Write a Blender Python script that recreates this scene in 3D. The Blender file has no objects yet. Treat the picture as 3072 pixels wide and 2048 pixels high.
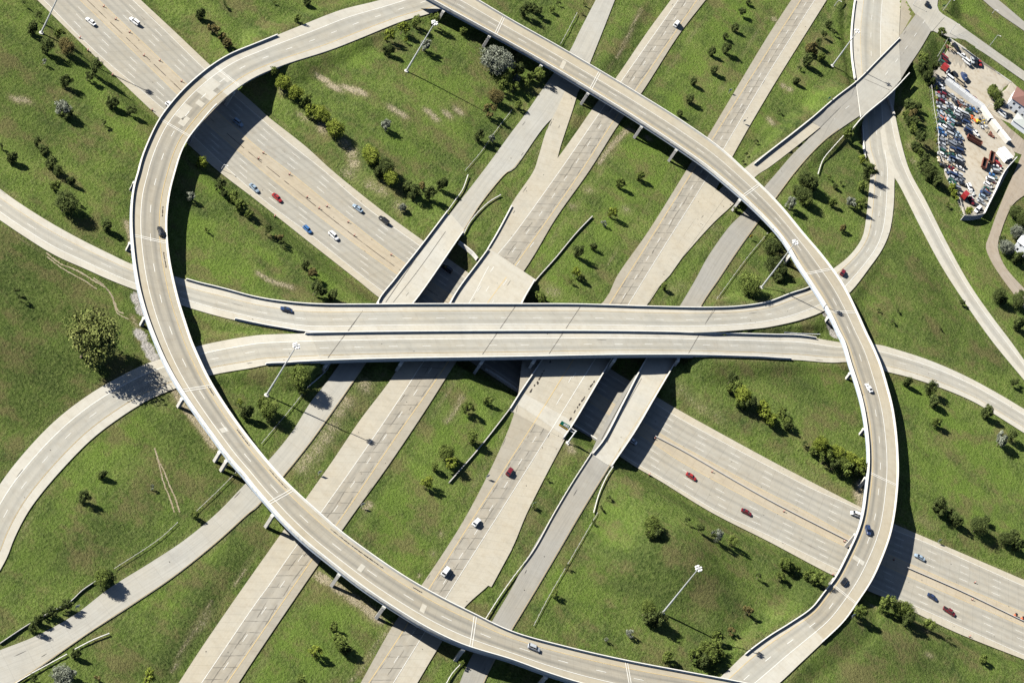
import bpy, math, random
import numpy as np
from mathutils import Matrix, Vector
SC = bpy.context.scene
# ---------------------------------------------------------------- camera, world, sun, exposure
FPX, TILT, ROLL, CAMH, PPX, PPY = 8629.0, math.radians(50.85), math.radians(34.245), 712.0, 1536.0, 1024.0
_s, _c = math.sin(TILT), math.cos(TILT)
R0 = np.array([1, 0, 0.]); U0 = np.array([0, _c, _s]); BK = np.array([0, -_s, _c])
RC = math.cos(ROLL)*R0 + math.sin(ROLL)*U0
UC = -math.sin(ROLL)*R0 + math.cos(ROLL)*U0
CAM = np.array([0, 0, CAMH])
cd = bpy.data.cameras.new('Camera'); co = bpy.data.objects.new('Camera', cd); SC.collection.objects.link(co)
cd.sensor_width = 36; cd.lens = 36*FPX/3072; cd.clip_start = 10; cd.clip_end = 20000
m = Matrix.Identity(4)
for i in range(3):
    m[i][0] = RC[i]; m[i][1] = UC[i]; m[i][2] = BK[i]; m[i][3] = CAM[i]
co.matrix_world = m
SC.camera = co
SUN_AZ, SUN_EL = math.radians(14.5), math.radians(33.5)      # direction the shadows run, height of the sun
w = bpy.data.worlds.new('World'); SC.world = w; w.use_nodes = True
nt = w.node_tree; nt.nodes.clear()
sky = nt.nodes.new('ShaderNodeTexSky'); sky.sky_type = 'NISHITA'; sky.sun_disc = False
sky.air_density = .55; sky.dust_density = .3; sky.ozone_density = 1.4; sky.sun_elevation = SUN_EL; sky.sun_rotation = math.radians(270)-SUN_AZ
bg = nt.nodes.new('ShaderNodeBackground'); bg.inputs['Strength'].default_value = 0.05
out = nt.nodes.new('ShaderNodeOutputWorld')
nt.links.new(sky.outputs[0], bg.inputs[0]); nt.links.new(bg.outputs[0], out.inputs[0])
sl = bpy.data.lights.new('Sun', 'SUN'); sl.energy = 5.0; sl.angle = math.radians(0.5); sl.color = (1.0, .965, .89)
so = bpy.data.objects.new('Sun', sl); SC.collection.objects.link(so)
sd = Vector((math.cos(SUN_AZ)*math.cos(SUN_EL), math.sin(SUN_AZ)*math.cos(SUN_EL), -math.sin(SUN_EL)))
so.rotation_euler = sd.to_track_quat('-Z', 'Y').to_euler(); so.location = (0, 880, 300)
SC.view_settings.view_transform = 'Standard'; SC.view_settings.look = 'None'
SC.view_settings.exposure = 1.08; SC.view_settings.gamma = 1.0
SC.cycles.max_bounces = 4; SC.cycles.diffuse_bounces = 0
# ---------------------------------------------------------------- tracing helpers (points are read off the photograph in pixels and put on the height they stand at)
def T(t, x, y): return np.array([768*int(t[0])+x/3.0625, 512*int(t[1])+y/3.0625])
def px(spec):
    """'00:12,30 40,50 / 10:0,5' -> array of photo pixels"""
    o = []; t = '00'
    for tok in spec.replace('/', ' ').split():
        if ':' in tok: t, tok = tok.split(':')
        if tok:
            a, b = tok.split(','); o.append(T(t, float(a), float(b)))
    return np.array(o)
def unp(q, z=0.0):
    q = np.atleast_2d(np.asarray(q, float)); z = np.broadcast_to(np.asarray(z, float), (len(q),))
    d = RC[None]*(q[:, :1]-PPX) - UC[None]*(q[:, 1:2]-PPY) - BK[None]*FPX
    t = (z-CAM[2])/d[:, 2]
    return CAM[None]+d*t[:, None]
def prj(X):
    X = np.atleast_2d(X); d = X-CAM; w_ = -(d@BK)
    return np.stack([PPX+FPX*(d@RC)/w_, PPY-FPX*(d@UC)/w_], 1)
def catmull(P, n):
    P = np.asarray(P, float)
    if len(P) == 2: Q = P[0]+(P[1]-P[0])*np.linspace(0, 1, 50)[:, None]
    else:
        E = np.vstack([2*P[0]-P[1], P, 2*P[-1]-P[-2]]); Q = []
        for i in range(1, len(E)-2):
            a, b, c_, d = E[i-1:i+3]
            t0 = 0; t1 = t0+max(np.linalg.norm(b-a), 1e-6)**.5; t2 = t1+max(np.linalg.norm(c_-b), 1e-6)**.5; t3 = t2+max(np.linalg.norm(d-c_), 1e-6)**.5
            t = np.linspace(t1, t2, 24, endpoint=False)[:, None]
            A1 = (t1-t)/(t1-t0)*a+(t-t0)/(t1-t0)*b; A2 = (t2-t)/(t2-t1)*b+(t-t1)/(t2-t1)*c_; A3 = (t3-t)/(t3-t2)*c_+(t-t2)/(t3-t2)*d
            B1 = (t2-t)/(t2-t0)*A1+(t-t0)/(t2-t0)*A2; B2 = (t3-t)/(t3-t1)*A2+(t-t1)/(t3-t1)*A3
            Q.append((t2-t)/(t2-t1)*B1+(t-t1)/(t2-t1)*B2)
        Q.append(P[-1:]); Q = np.vstack(Q)
    return resample(Q, n)
def resample(Q, n):
    s = np.r_[0, np.cumsum(np.linalg.norm(np.diff(Q, axis=0), axis=1))]
    t = np.linspace(0, s[-1], n)
    return np.stack([np.interp(t, s, Q[:, k]) for k in range(Q.shape[1])], 1)
def repair(A, B):
    """re-pair two edges so that their cross-sections stand square to the centre line"""
    n = len(A)
    for _ in range(3):
        C = (A+B)/2; T_ = np.gradient(C[:, :2], axis=0); out = []
        for E_ in (A, B):
            N = E_.copy()
            for i in range(1, n-1):
                lo, hi = max(0, i-25), min(n, i+26); s = (E_[lo:hi, :2]-C[i, :2])@T_[i]; k = np.where((s[:-1] <= 0) & (s[1:] > 0))[0]
                if len(k):
                    j = k[np.argmin(np.abs(k+lo-i))]; t = s[j]/(s[j]-s[j+1]); N[i] = E_[lo+j]*(1-t)+E_[lo+j+1]*t
            out.append(N)
        A, B = out
    zc = (A[:, 2]+B[:, 2])/2; A[:, 2] = zc; B[:, 2] = zc
    return A, B
def zeval(z, Q):
    if isinstance(z, (int, float)): return np.full(len(Q), float(z))
    k, tab = z; a = np.array(tab, float)
    v = {'x': Q[:, 0], 'y': Q[:, 1], 'f': np.linspace(0, 1, len(Q))}[k]
    o = np.argsort(a[:, 0]); return np.interp(v, a[o, 0], a[o, 1])
def line3(spec, z, n=0, dz=0.0, zq=None):
    P = px(spec) if isinstance(spec, str) else spec
    L = np.linalg.norm(np.diff(P, axis=0), axis=1).sum()
    Q = catmull(P, n or max(4, int(L/12)))
    return unp(Q, zeval(z, Q)+dz)
# ---------------------------------------------------------------- object helpers
def link(o): SC.collection.objects.link(o); return o
def tag(o, label=None, cat=None, group=None, kind=None):
    if label:
        if len(label.split()) > 16: label = label.replace('very large', 'huge')
        while len(label.split()) > 16: label = label.replace(' the ', ' ', 1)
        o['label'] = label
    if cat: o['category'] = cat
    if group: o['group'] = group
    if kind: o['kind'] = kind
    return o
def empty(name, loc, rz=0.0, **k):
    o = link(bpy.data.objects.new(name, None)); o.location = [float(v) for v in loc]; o.rotation_euler = (0, 0, rz)
    o.empty_display_size = 1
    return tag(o, **k)
class MB:
    def __init__(s): s.v = []; s.f = []; s.uv = []; s.m = []
    def face(s, pts, uv=None, m=0):
        b = len(s.v); s.v += [tuple(float(c) for c in p) for p in pts]; s.f.append(tuple(range(b, b+len(pts))))
        s.uv += list(uv) if uv is not None else [(p[0], p[1]) for p in pts]; s.m.append(m)
    def box(s, c, d, rz=0.0, taper=1.0, m=0):
        cx, cy, cz = c; a, b, h = d[0]/2, d[1]/2, d[2]/2; cr, sr = math.cos(rz), math.sin(rz)
        P = []
        for k, t in ((-1, 1.0), (1, taper)):
            for x, y in ((-a, -b), (a, -b), (a, b), (-a, b)):
                P.append((cx+(x*cr-y*sr)*t, cy+(x*sr+y*cr)*t, cz+k*h))
        for q in ((0, 3, 2, 1), (4, 5, 6, 7), (0, 1, 5, 4), (1, 2, 6, 5), (2, 3, 7, 6), (3, 0, 4, 7)):
            s.face([P[i] for i in q], m=m)
    def tube(s, a, b, r0, r1=None, n=8, cap=True, m=0):
        a = Vector(a); b = Vector(b); r1 = r0 if r1 is None else r1; d = (b-a).normalized()
        u = d.orthogonal().normalized(); v = d.cross(u)
        A = [a+(u*math.cos(2*math.pi*i/n)+v*math.sin(2*math.pi*i/n))*r0 for i in range(n)]
        B = [b+(u*math.cos(2*math.pi*i/n)+v*math.sin(2*math.pi*i/n))*r1 for i in range(n)]
        for i in range(n): s.face([A[i], A[(i+1) % n], B[(i+1) % n], B[i]], m=m)
        if cap: s.face(A[::-1], m=m); s.face(B, m=m)
    def ball(s, c, r, n=8, k=5, sz=1.0, m=0):
        for j in range(k):
            t0, t1 = math.pi*j/k, math.pi*(j+1)/k
            for i in range(n):
                p0, p1 = 2*math.pi*i/n, 2*math.pi*(i+1)/n
                f = lambda t, p: (c[0]+r*math.sin(t)*math.cos(p), c[1]+r*math.sin(t)*math.sin(p), c[2]+r*sz*math.cos(t))
                q = [f(t0, p0), f(t1, p0), f(t1, p1), f(t0, p1)]
                if j == 0: q = [q[0], q[1], q[2]]
                elif j == k-1: q = [q[0], q[1], q[3]]
                s.face(q, m=m)
    def sweep(s, P, w, z0, z1, m=0):
        """box section along a 3D path: width w, from z0 to z1 above the path"""
        P = np.asarray(P, float); t = np.gradient(P[:, :2], axis=0); t /= np.linalg.norm(t, axis=1)[:, None]+1e-9
        nn = np.stack([-t[:, 1], t[:, 0]], 1)*w/2
        w0, w1 = (z0 if hasattr(z0, '__len__') else [z0]*len(P)), (z1 if hasattr(z1, '__len__') else [z1]*len(P))
        C = [[(P[i, 0]+sg*nn[i, 0], P[i, 1]+sg*nn[i, 1], P[i, 2]+zz[i]) for sg, zz in ((-1, w0), (1, w0), (1, w1), (-1, w1))] for i in range(len(P))]
        for i in range(len(P)-1):
            for k in range(4): s.face([C[i][k], C[i][(k+1) % 4], C[i+1][(k+1) % 4], C[i+1][k]], m=m)
        s.face(C[0], m=m); s.face(C[-1][::-1], m=m)
    def build(s, name, mat=None, parent=None, smooth=False, loc=None, link_=True):
        me = bpy.data.meshes.new(name); me.from_pydata(s.v, [], s.f)
        uvl = me.uv_layers.new(name='UVMap'); uvl.data.foreach_set('uv', np.array(s.uv, 'f').ravel())
        for mt in (mat if isinstance(mat, (list, tuple)) else [mat]):
            if mt: me.materials.append(mt)
        if len(me.materials) > 1: me.polygons.foreach_set('material_index', s.m)
        if smooth: me.polygons.foreach_set('use_smooth', [True]*len(me.polygons))
        me.validate(); me.update()
        o = bpy.data.objects.new(name, me)
        if link_: link(o)
        if loc is not None: o.location = [float(v) for v in loc]
        if parent: o.parent = parent
        return o
def strip(L, R, dz=0.0, mb=None, u0=0.0, u1=None, v0=0.0, flip=False):
    """sheet between two 3D edges; uv in metres (u across, v along)"""
    mb = mb or MB(); C = (L+R)/2
    s = v0+np.r_[0, np.cumsum(np.linalg.norm(np.diff(C, axis=0), axis=1))]
    W = np.linalg.norm(R-L, axis=1)
    for i in range(len(L)-1):
        a, b, c_, d = L[i]+[0, 0, dz], R[i]+[0, 0, dz], R[i+1]+[0, 0, dz], L[i+1]+[0, 0, dz]
        uu = (W[i], W[i+1]) if u1 is None else (u1, u1)
        q = [a, b, c_, d]; uv = [(u0, s[i]), (uu[0], s[i]), (uu[1], s[i+1]), (u0, s[i+1])]
        n = np.cross(b-a, d-a)
        if n[2] < 0: q = q[::-1]; uv = uv[::-1]
        mb.face(q, uv)
    return mb
def paint(P, w, dz, mb, dash=None, off=0.0):
    """painted line of width w along path P; dash=(on, period)"""
    P = np.asarray(P, float)
    s = np.r_[0, np.cumsum(np.linalg.norm(np.diff(P, axis=0), axis=1))]
    at = lambda t: np.array([np.interp(t, s, P[:, k]) for k in range(3)])
    segs = [(0, s[-1])] if dash is None else [(t, min(t+dash[0], s[-1])) for t in np.arange(off, s[-1], dash[1])]
    for a, b in segs:
        if b-a < .3: continue
        n = max(2, int((b-a)/4)+1); Q = np.array([at(t) for t in np.linspace(a, b, n)])
        t = np.gradient(Q[:, :2], axis=0); t /= np.linalg.norm(t, axis=1)[:, None]+1e-9
        o = np.stack([-t[:, 1]*w/2, t[:, 0]*w/2, np.zeros(n)], 1)
        for i in range(n-1):
            mb.face([Q[i]-o[i]+[0, 0, dz], Q[i+1]-o[i+1]+[0, 0, dz], Q[i+1]+o[i+1]+[0, 0, dz], Q[i]+o[i]+[0, 0, dz]])
    return mb
def lerp_edge(r, f): return r['L']+(r['R']-r['L'])*(np.asarray(f).reshape(-1, 1) if hasattr(f, '__len__') else f)
# ---------------------------------------------------------------- materials
class NT:
    def __init__(s, name):
        s.mat = bpy.data.materials.new(name); s.mat.use_nodes = True; s.t = s.mat.node_tree
        s.b = s.t.nodes['Principled BSDF']; s.b.inputs['Roughness'].default_value = .85
        s.b.inputs['Specular IOR Level'].default_value = .25
    def n(s, ty, ins=None, **k):
        nd = s.t.nodes.new('ShaderNode'+ty)
        for a, v in k.items(): setattr(nd, a, v)
        for a, v in (ins or {}).items():
            if hasattr(v, 'is_linked') or isinstance(v, bpy.types.NodeSocket): s.t.links.new(v, nd.inputs[a])
            else: nd.inputs[a].default_value = v
        return nd
    def noise(s, vec, scale, detail=4, rough=.55):
        nd = s.n('TexNoise', {'Scale': scale, 'Detail': detail, 'Roughness': rough})
        if vec is not None: s.t.links.new(vec, nd.inputs['Vector'])
        return nd.outputs[0]
    def ramp(s, v, stops):
        nd = s.n('ValToRGB'); s.t.links.new(v, nd.inputs[0]); cr = nd.color_ramp
        while len(cr.elements) < len(stops): cr.elements.new(.5)
        for e, (p, c_) in zip(cr.elements, stops):
            e.position = p; e.color = (*c_, 1) if len(c_) == 3 else c_
        return nd.outputs[0]
    def g(s, v, a, b):                      # map range a..b -> 0..1 clamped
        nd = s.n('MapRange', {'From Min': a, 'From Max': b}); s.t.links.new(v, nd.inputs[0]); return nd.outputs[0]
    def math(s, op, a, b=None, c_=None):
        nd = s.n('Math', operation=op)
        for i, v in enumerate((a, b, c_)):
            if v is None: continue
            if isinstance(v, bpy.types.NodeSocket): s.t.links.new(v, nd.inputs[i])
            else: nd.inputs[i].default_value = v
        return nd.outputs[0]
    def mix(s, f, a, b, mode='MIX'):
        nd = s.n('Mix', data_type='RGBA', blend_type=mode)
        for i, v in ((0, f), (6, a), (7, b)):
            if isinstance(v, bpy.types.NodeSocket): s.t.links.new(v, nd.inputs[i])
            else: nd.inputs[i].default_value = v if i == 0 else ((*v, 1) if len(v) == 3 else v)
        return nd.outputs[2]
    def scale(s, vec, sc):
        nd = s.n('Mapping'); s.t.links.new(vec, nd.inputs[0]); nd.inputs['Scale'].default_value = sc; return nd.outputs[0]
    def out(s, col, bump=None, bs=.3, bd=.1):
        s.t.links.new(col, s.b.inputs['Base Color'])
        if bump is not None:
            bn = s.n('Bump', {'Strength': bs, 'Distance': bd}); s.t.links.new(bump, bn.inputs['Height']); s.t.links.new(bn.outputs[0], s.b.inputs['Normal'])
        return s.mat
def plain(name, c, rough=.6, metal=0.0, var=.12, sc=.8):
    n = NT(name); n.b.inputs['Roughness'].default_value = rough; n.b.inputs['Metallic'].default_value = metal
    g = n.n('NewGeometry').outputs['Position']; v = n.noise(g, sc)
    return n.out(n.mix(v, tuple(x*(1-var) for x in c), tuple(min(1, x*(1+var)) for x in c)))
def concrete(name, c, warm=(.62, .50, .36), joint=4.6, js=.35, lane=None, streak=.25, crack=0.0, stain=.35, tw=.36):
    """concrete paving; uv in metres; lane = lane width for tyre-darkened wheel paths"""
    n = NT(name); geo = n.n('NewGeometry').outputs['Position']; uv = n.n('UVMap').outputs[0]
    sep = n.n('SeparateXYZ'); n.t.links.new(uv, sep.inputs[0]); U, V = sep.outputs[0], sep.outputs[1]
    big = n.noise(geo, .035, 4, .6); mid = n.noise(geo, .35, 5, .6); fine = n.noise(geo, 3.0, 3, .6)
    col = n.mix(n.g(big, .35, .7), c, tuple(a*b for a, b in zip(c, (1.0, .955, .88))))
    sv = n.scale(uv, (1.6, .025, 1)); st = n.noise(sv, 1.0, 4, .6)
    col = n.mix(n.math('MULTIPLY', n.g(st, .42, .75), streak), col, tuple(x*.62 for x in c))
    col = n.mix(n.math('MULTIPLY', n.g(mid, .48, .72), stain*.7), col, tuple(a*b for a, b in zip(c, warm)))
    bl = n.noise(geo, .12, 6, .7); col = n.mix(n.math('MULTIPLY', n.g(bl, .52, .66), .30), col, tuple(x*.66 for x in c)); col = n.mix(n.math('MULTIPLY', n.g(bl, .46, .34), .22), col, tuple(min(.8, x*1.22) for x in c))
    col = n.mix(n.math('MULTIPLY', n.g(fine, .4, .75), .16), col, tuple(x*.6 for x in c))
    slabn = n.n('TexWhiteNoise', noise_dimensions='1D'); n.t.links.new(n.math('FLOOR', n.math('DIVIDE', V, joint*2)), slabn.inputs['W'])
    col = n.mix(n.math('MULTIPLY', slabn.outputs[0], .14), col, tuple(x*.72 for x in c))
    if lane:
        f = n.math('FRACT', n.math('DIVIDE', U, lane))
        d = n.math('ABSOLUTE', n.math('SUBTRACT', f, .5))
        bd = n.g(d, .38, .05); bd = n.math('MULTIPLY', bd, n.g(n.noise(n.scale(uv, (.3, .012, 1)), 1, 2), .3, .6))
        col = n.mix(n.math('MULTIPLY', bd, tw), col, (c[0]*.42, c[1]*.44, c[2]*.47))
    if joint:
        wob = n.math('ADD', n.math('MULTIPLY', n.math('SUBTRACT', n.noise(geo, .9, 2), .5), .5 if crack else .05), n.math('MULTIPLY', n.noise(geo, .045, 1), 1.6 if crack else 2.0))
        fj = n.math('FRACT', n.math('DIVIDE', n.math('ADD', V, wob), joint))
        dj = n.math('ABSOLUTE', n.math('SUBTRACT', fj, .5))
        jm = n.g(dj, .5-(.24 if crack else .11)/joint, .5-(.10 if crack else .05)/joint)
        jm = n.math('MULTIPLY', jm, n.g(n.noise(geo, .22, 2), .34, .48) if crack else js)
        if crack:
            fu = n.math('FRACT', n.math('DIVIDE', n.math('ADD', U, wob), 3.66)); du = n.math('ABSOLUTE', n.math('SUBTRACT', fu, .5))
            j2 = n.math('MULTIPLY', n.g(du, .5-.06, .5-.03), n.g(n.noise(geo, .12, 2), .42, .56))
            jm = n.math('MAXIMUM', n.math('MULTIPLY', jm, crack), n.math('MULTIPLY', j2, crack))
        col = n.mix(jm, col, tuple(x*.22 for x in c))
    return n.out(col, fine, .15, .05)
M = {}
M['shoulder'] = concrete('shoulder_concrete', (.43, .398, .325), lane=None, streak=.22, js=.25)
M['fwlane'] = concrete('freeway_concrete', (.365, .347, .298), lane=3.66, streak=.35, js=.22)
M['nelane'] = concrete('old_slab_concrete', (.358, .332, .278), lane=3.66, streak=.25, joint=6.4, crack=.7)
M['median'] = concrete('median_pavement', (.42, .37, .285), streak=.5, js=.2)
M['innershoulder'] = concrete('asphalt_shoulder', (.345, .318, .26), streak=.2, joint=6.4, js=.3)
M['ringdeck'] = concrete('flyover_deck_concrete', (.405, .368, .288), streak=.3, js=0.0, joint=30.0)
M['ringlane'] = concrete('flyover_lane_concrete', (.352, .327, .27), lane=3.9, streak=.55, joint=3.0, js=.14, tw=.62)
M['bright'] = concrete('bright_deck_concrete', (.475, .455, .395), streak=.18, joint=6.0, js=.15)
M['brlane'] = concrete('bright_lane_concrete', (.395, .38, .33), lane=3.9, streak=.35, joint=6.0, js=.15)
M['gray'] = concrete('grey_ramp_asphalt', (.315, .303, .27), streak=.5, joint=8, js=.12, stain=.2)
M['pale'] = concrete('pale_ramp_asphalt', (.40, .388, .345), streak=.5, joint=9, js=.2, stain=.2)
M['barrier'] = plain('barrier_concrete', (.66, .64, .58), .8, var=.22, sc=.6)
M['oldwall'] = plain('weathered_concrete', (.46, .44, .40), .85, var=.2)
M['girder'] = plain('painted_steel_girder', (.33, .37, .42), .5, var=.1)
M['steel'] = plain('galvanised_steel', (.55, .56, .57), .4, .3, var=.06)
M['white'] = plain('white_paint', (.82, .81, .78), .6, var=.05)
M['wline'] = plain('white_road_paint', (.68, .67, .62), .6, var=.25, sc=.5)
M['yline'] = plain('yellow_road_paint', (.56, .42, .20), .6, var=.25, sc=.5)
M['joint'] = plain('joint_seal', (.10, .09, .08), .8)
M['rubber'] = plain('black_rubber', (.02, .02, .022), .8)
M['oil'] = plain('oil_stain', (.055, .045, .038), .55, var=.4, sc=1.5)
# ---------------------------------------------------------------- roads: traced edges
ROADS = {}
GS = []                 # ground samples: x, y, half width, z, weight class
ZF = ('x', [(-200, -3.0), (400, -3.6), (620, -4.3), (1000, -5.2), (1500, -5.4), (1950, -5.3), (2300, -4.6), (2650, -4.2), (3100, -3.6)])
def road(key, L, R, z, ext=(0, 0), n=None, ground=True, cross=False, sub=None, phL=None, phR=None):
    PL, PR = px(L), px(R)
    if n is None: n = max(6, int(np.linalg.norm(np.diff(PL, axis=0), axis=1).sum()/14))
    QL, QR = catmull(PL, n), catmull(PR, n); zz = zeval(z, (QL+QR)/2)
    hl = np.interp(QL[:, 0], *phL) if phL else 0*zz; hr = np.interp(QR[:, 0], *phR) if phR else 0*zz      # traced along the top of a parapet there
    A, B = unp(QL, zz+hl), unp(QR, zz+hr); A[:, 2] -= hl; B[:, 2] -= hr
    if key in ('west_loop', 'east_loop'): A, B = repair(A, B)
    for e, (i, j) in zip(ext, ((0, 1), (-1, -2))):
        if e:
            a = A[i]+(A[i]-A[j])/np.linalg.norm(A[i]-A[j])*e; b = B[i]+(B[i]-B[j])/np.linalg.norm(B[i]-B[j])*e
            A, B = (np.vstack([a, A]), np.vstack([b, B])) if i == 0 else (np.vstack([A, a]), np.vstack([B, b]))
    ROADS[key] = dict(L=A, R=B)
    C = (A+B)/2; hw = np.linalg.norm(A-B, axis=1)/2
    if ground:
        for i in range(len(C)-1):
            k = max(1, int(np.linalg.norm(C[i+1]-C[i])/1.5))
            for t in np.arange(k)/k:
                c_ = C[i]*(1-t)+C[i+1]*t
                if sub and not sub(c_): continue
                GS.append((c_[0], c_[1], hw[i]*(1-t)+hw[i+1]*t, c_[2], 1.0 if cross else 0.0))
    return ROADS[key]
# depressed east-west freeway
road('freeway', '00:1290,0 1600,288 1930,600 / 10:20,990 100,1065 460,1350 700,1568 / 11:1200,400 1530,640 2040,1000 / 22:900,250 1330,510 1480,600 2352,1080 / 32:400,1290 870,1530 / 33:1155,105 1375,200 2352,620',
     '00:340,0 830,480 1470,1090 1720,1320 2000,1568 / 01:2352,270 / 11:480,650 950,1020 1130,1165 / 22:0,440 650,830 1150,1160 1330,1262 1830,1568 / 23:2352,265 / 33:620,590 1150,820 1700,1090 2352,1350', ZF, ext=(60, 60))
FW = np.array(GS)       # samples of the freeway alone
ZRR = ('y', [(0, 4.6), (240, 4.6), (330, 4.2), (450, 1.8), (530, .04)])
# twin ramps and carriageways running to the upper right, crossing over the freeway
road('left_ramp', '20:770,0 620,290 530,470 350,720 100,1080 / 10:2352,1210 2090,1568 / 11:1780,400 1600,640 1280,1050 1115,1230 / 12:1000,-140 650,370 500,560 330,830 125,1080 / 02:2240,1320 2000,1568 / 03:1700,250 1400,450 1000,700 700,930 340,1130 0,1265',
     '20:945,0 820,320 720,570 600,860 300,1160 0,1568 / 11:2330,0 2100,260 1910,550 1700,880 1450,1210 / 12:1250,-140 910,350 730,610 500,930 260,1230 / 02:2352,1530 2300,1568 / 03:2000,270 1600,590 1200,860 800,1120 400,1400 150,1568', 0.04, ext=(60, 50), cross=True)
road('left_merge_ramp', '20:500,800 415,1000 320,1190 240,1450 200,1568 / 11:2352,300 2225,560 2130,720', '20:610,830 560,1000 500,1180 450,1330 380,1568 / 21:200,330 60,560 / 11:2300,800', 0.06, cross=True)
road('left_carriageway', '20:1460,0 1240,300 960,710 740,1000 580,1230 380,1500 / 21:0,330 / 11:2225,560 2130,720 1780,1240 / 12:1400,100 1230,360 950,730 700,1100 460,1440 / 13:270,140 0,520 / 03:2100,880 1820,1290 1640,1568',
     '20:1780,0 1540,310 1200,840 980,1140 710,1568 / 21:400,440 200,780 95,940 / 11:2230,1240 / 12:1900,100 1735,350 1550,640 1200,1160 905,1568 / 13:570,480 0,1320 / 03:2190,1568', 0.08, ext=(60, 50), cross=True)
road('right_merge_ramp', '30:365,1105 200,1235 0,1390 / 20:2200,1500 / 21:1930,150 1700,450 1200,1000 1050,1215', '30:480,1170 230,1370 0,1545 / 31:-110,50 / 21:2055,285 1850,480 1650,700 1400,1000 1255,1215', ZRR)
road('right_carriageway', '30:215,0 0,330 / 20:1800,1250 / 21:1600,0 1250,560 970,960 835,1210 / 12:2500,60 / 22:60,460 / 12:2352,720 1950,1568 / 13:1520,670 1270,1020 960,1568',
     '30:540,0 0,870 / 20:2030,1430 / 21:1870,180 1550,640 1250,1215 / 22:910,170 560,760 500,870 140,1568 / 13:2352,330 2180,620 1910,880 1670,1250 1480,1568', 0.08, ext=(60, 50), cross=True)
road('right_ramp', '30:1390,90 1200,340 1000,560 820,740 650,880 500,1060 400,1240 240,1400 95,1568 / 31:0,110 / 21:2120,390 2000,510 1800,790 1680,1010 1555,1220 / 22:1230,170 1000,500 790,880 720,1030 600,1230 390,1568 / 23:180,350 0,690 / 13:2180,980 1940,1400 1870,1568',
     '30:1500,280 1400,450 1300,600 1130,850 870,1045 700,1160 560,1260 440,1370 270,1560 / 31:75,250 / 21:2260,480 2100,700 1900,1000 1750,1225 / 22:1480,200 1310,500 1100,830 910,1130 640,1568 / 23:430,360 200,750 0,1080 / 13:2310,1150 2140,1470 2095,1568',
     ZRR, ext=(0, 50), cross=True, phL=((2290, 2330, 2740, 2780), (0, .9, .9, 0)), sub=lambda c_: not (2570 < prj(c_)[0][0] < 2712 and prj(c_)[0][1] < 345))
# upper east-west road: approach, viaduct, curve up to the top
def zU(q): return 0
ZUX = ('f', [(0, 0), (.155, .8), (.24, 2.2), (.33, 4.8), (.38, 5.6), (.62, 5.6), (.68, 4.2), (.735, 2.0), (.79, .5), (.86, -.2), (.93, -1.2), (1, -1.4)])
road('upper_crossing', '01:0,170 130,265 400,440 700,610 1000,760 1240,870 1600,965 2000,1058 2352,1150 / 11:250,1190 550,1215 1000,1218 1500,1215 / 21:0,1215 600,1217 1200,1235 1800,1247 2100,1235 2352,1195 / 31:200,1120 400,1050 600,900 700,825 800,720 870,600 905,400 925,200 940,50 / 30:950,1530 885,1350 865,1120 785,650 765,300 785,100 800,0',
     '01:0,455 200,590 500,775 800,910 1000,1000 1285,1110 1660,1235 2000,1335 2352,1415 / 11:250,1460 500,1495 1300,1480 / 21:0,1470 1000,1477 1700,1487 2252,1450 / 31:0,1437 300,1370 530,1280 740,1130 940,880 1050,720 1120,550 1155,300 1160,120 / 31:1165,0 / 30:1160,1350 1150,1100 1190,600 1205,300 1215,100 1225,0',
     ZUX, ext=(50, 40), n=200, phL=((500, 600, 2420, 2500), (0, 1, 1, 0)), sub=lambda c_: not (950 < prj(c_)[0][0] < 2110))
ZLX = ('x', [(-300, 0), (400, .3), (560, .9), (700, 2.2), (850, 4.2), (950, 5.4), (1200, 5.6), (1900, 5.6), (2100, 4.6), (2350, 2.0), (2600, .8), (2850, .1), (3100, 0)])
road('lower_crossing', '02:-250,2000 -180,1640 0,1310 250,990 520,715 800,500 1040,355 1320,215 1505,150 1800,50 1990,5 / 12:0,-55 200,-66 / 12:1000,-82 / 22:0,-92 1000,-90 1700,-77 2352,-60 / 32:300,-50 680,10 1010,30 1200,80 1500,180 1800,310 2100,470 2352,620',
     '03:-100,700 60,420 130,240 255,0 / 02:400,1370 600,1140 850,890 1100,700 1350,545 1640,420 1920,315 2352,235 / 12:70,215 340,190 700,172 1300,155 2352,140 / 22:1000,122 1700,122 2100,132 2352,142 / 32:300,172 600,195 750,190 1100,280 1300,330 1600,430 1900,560 2100,680 2352,840',
     ZLX, ext=(10, 50), n=200, phR=((760, 850, 2330, 2400), (0, 1, 1, 0)), sub=lambda c_: not (905 < prj(c_)[0][0] < 2110))
road('right_slip_road', '30:1030,1200 1060,1400 1120,1568 / 31:1200,125 1400,520 1600,890 1800,1200 2060,1568 / 32:2352,355', '30:1165,1050 1220,1300 1300,1568 / 31:1450,280 1650,680 1850,1040 2050,1330 2230,1568 / 32:2352,170', ('f', [(0, -.45), (.3, 0.06), (1, .06)]), ext=(0, 60))
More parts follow.
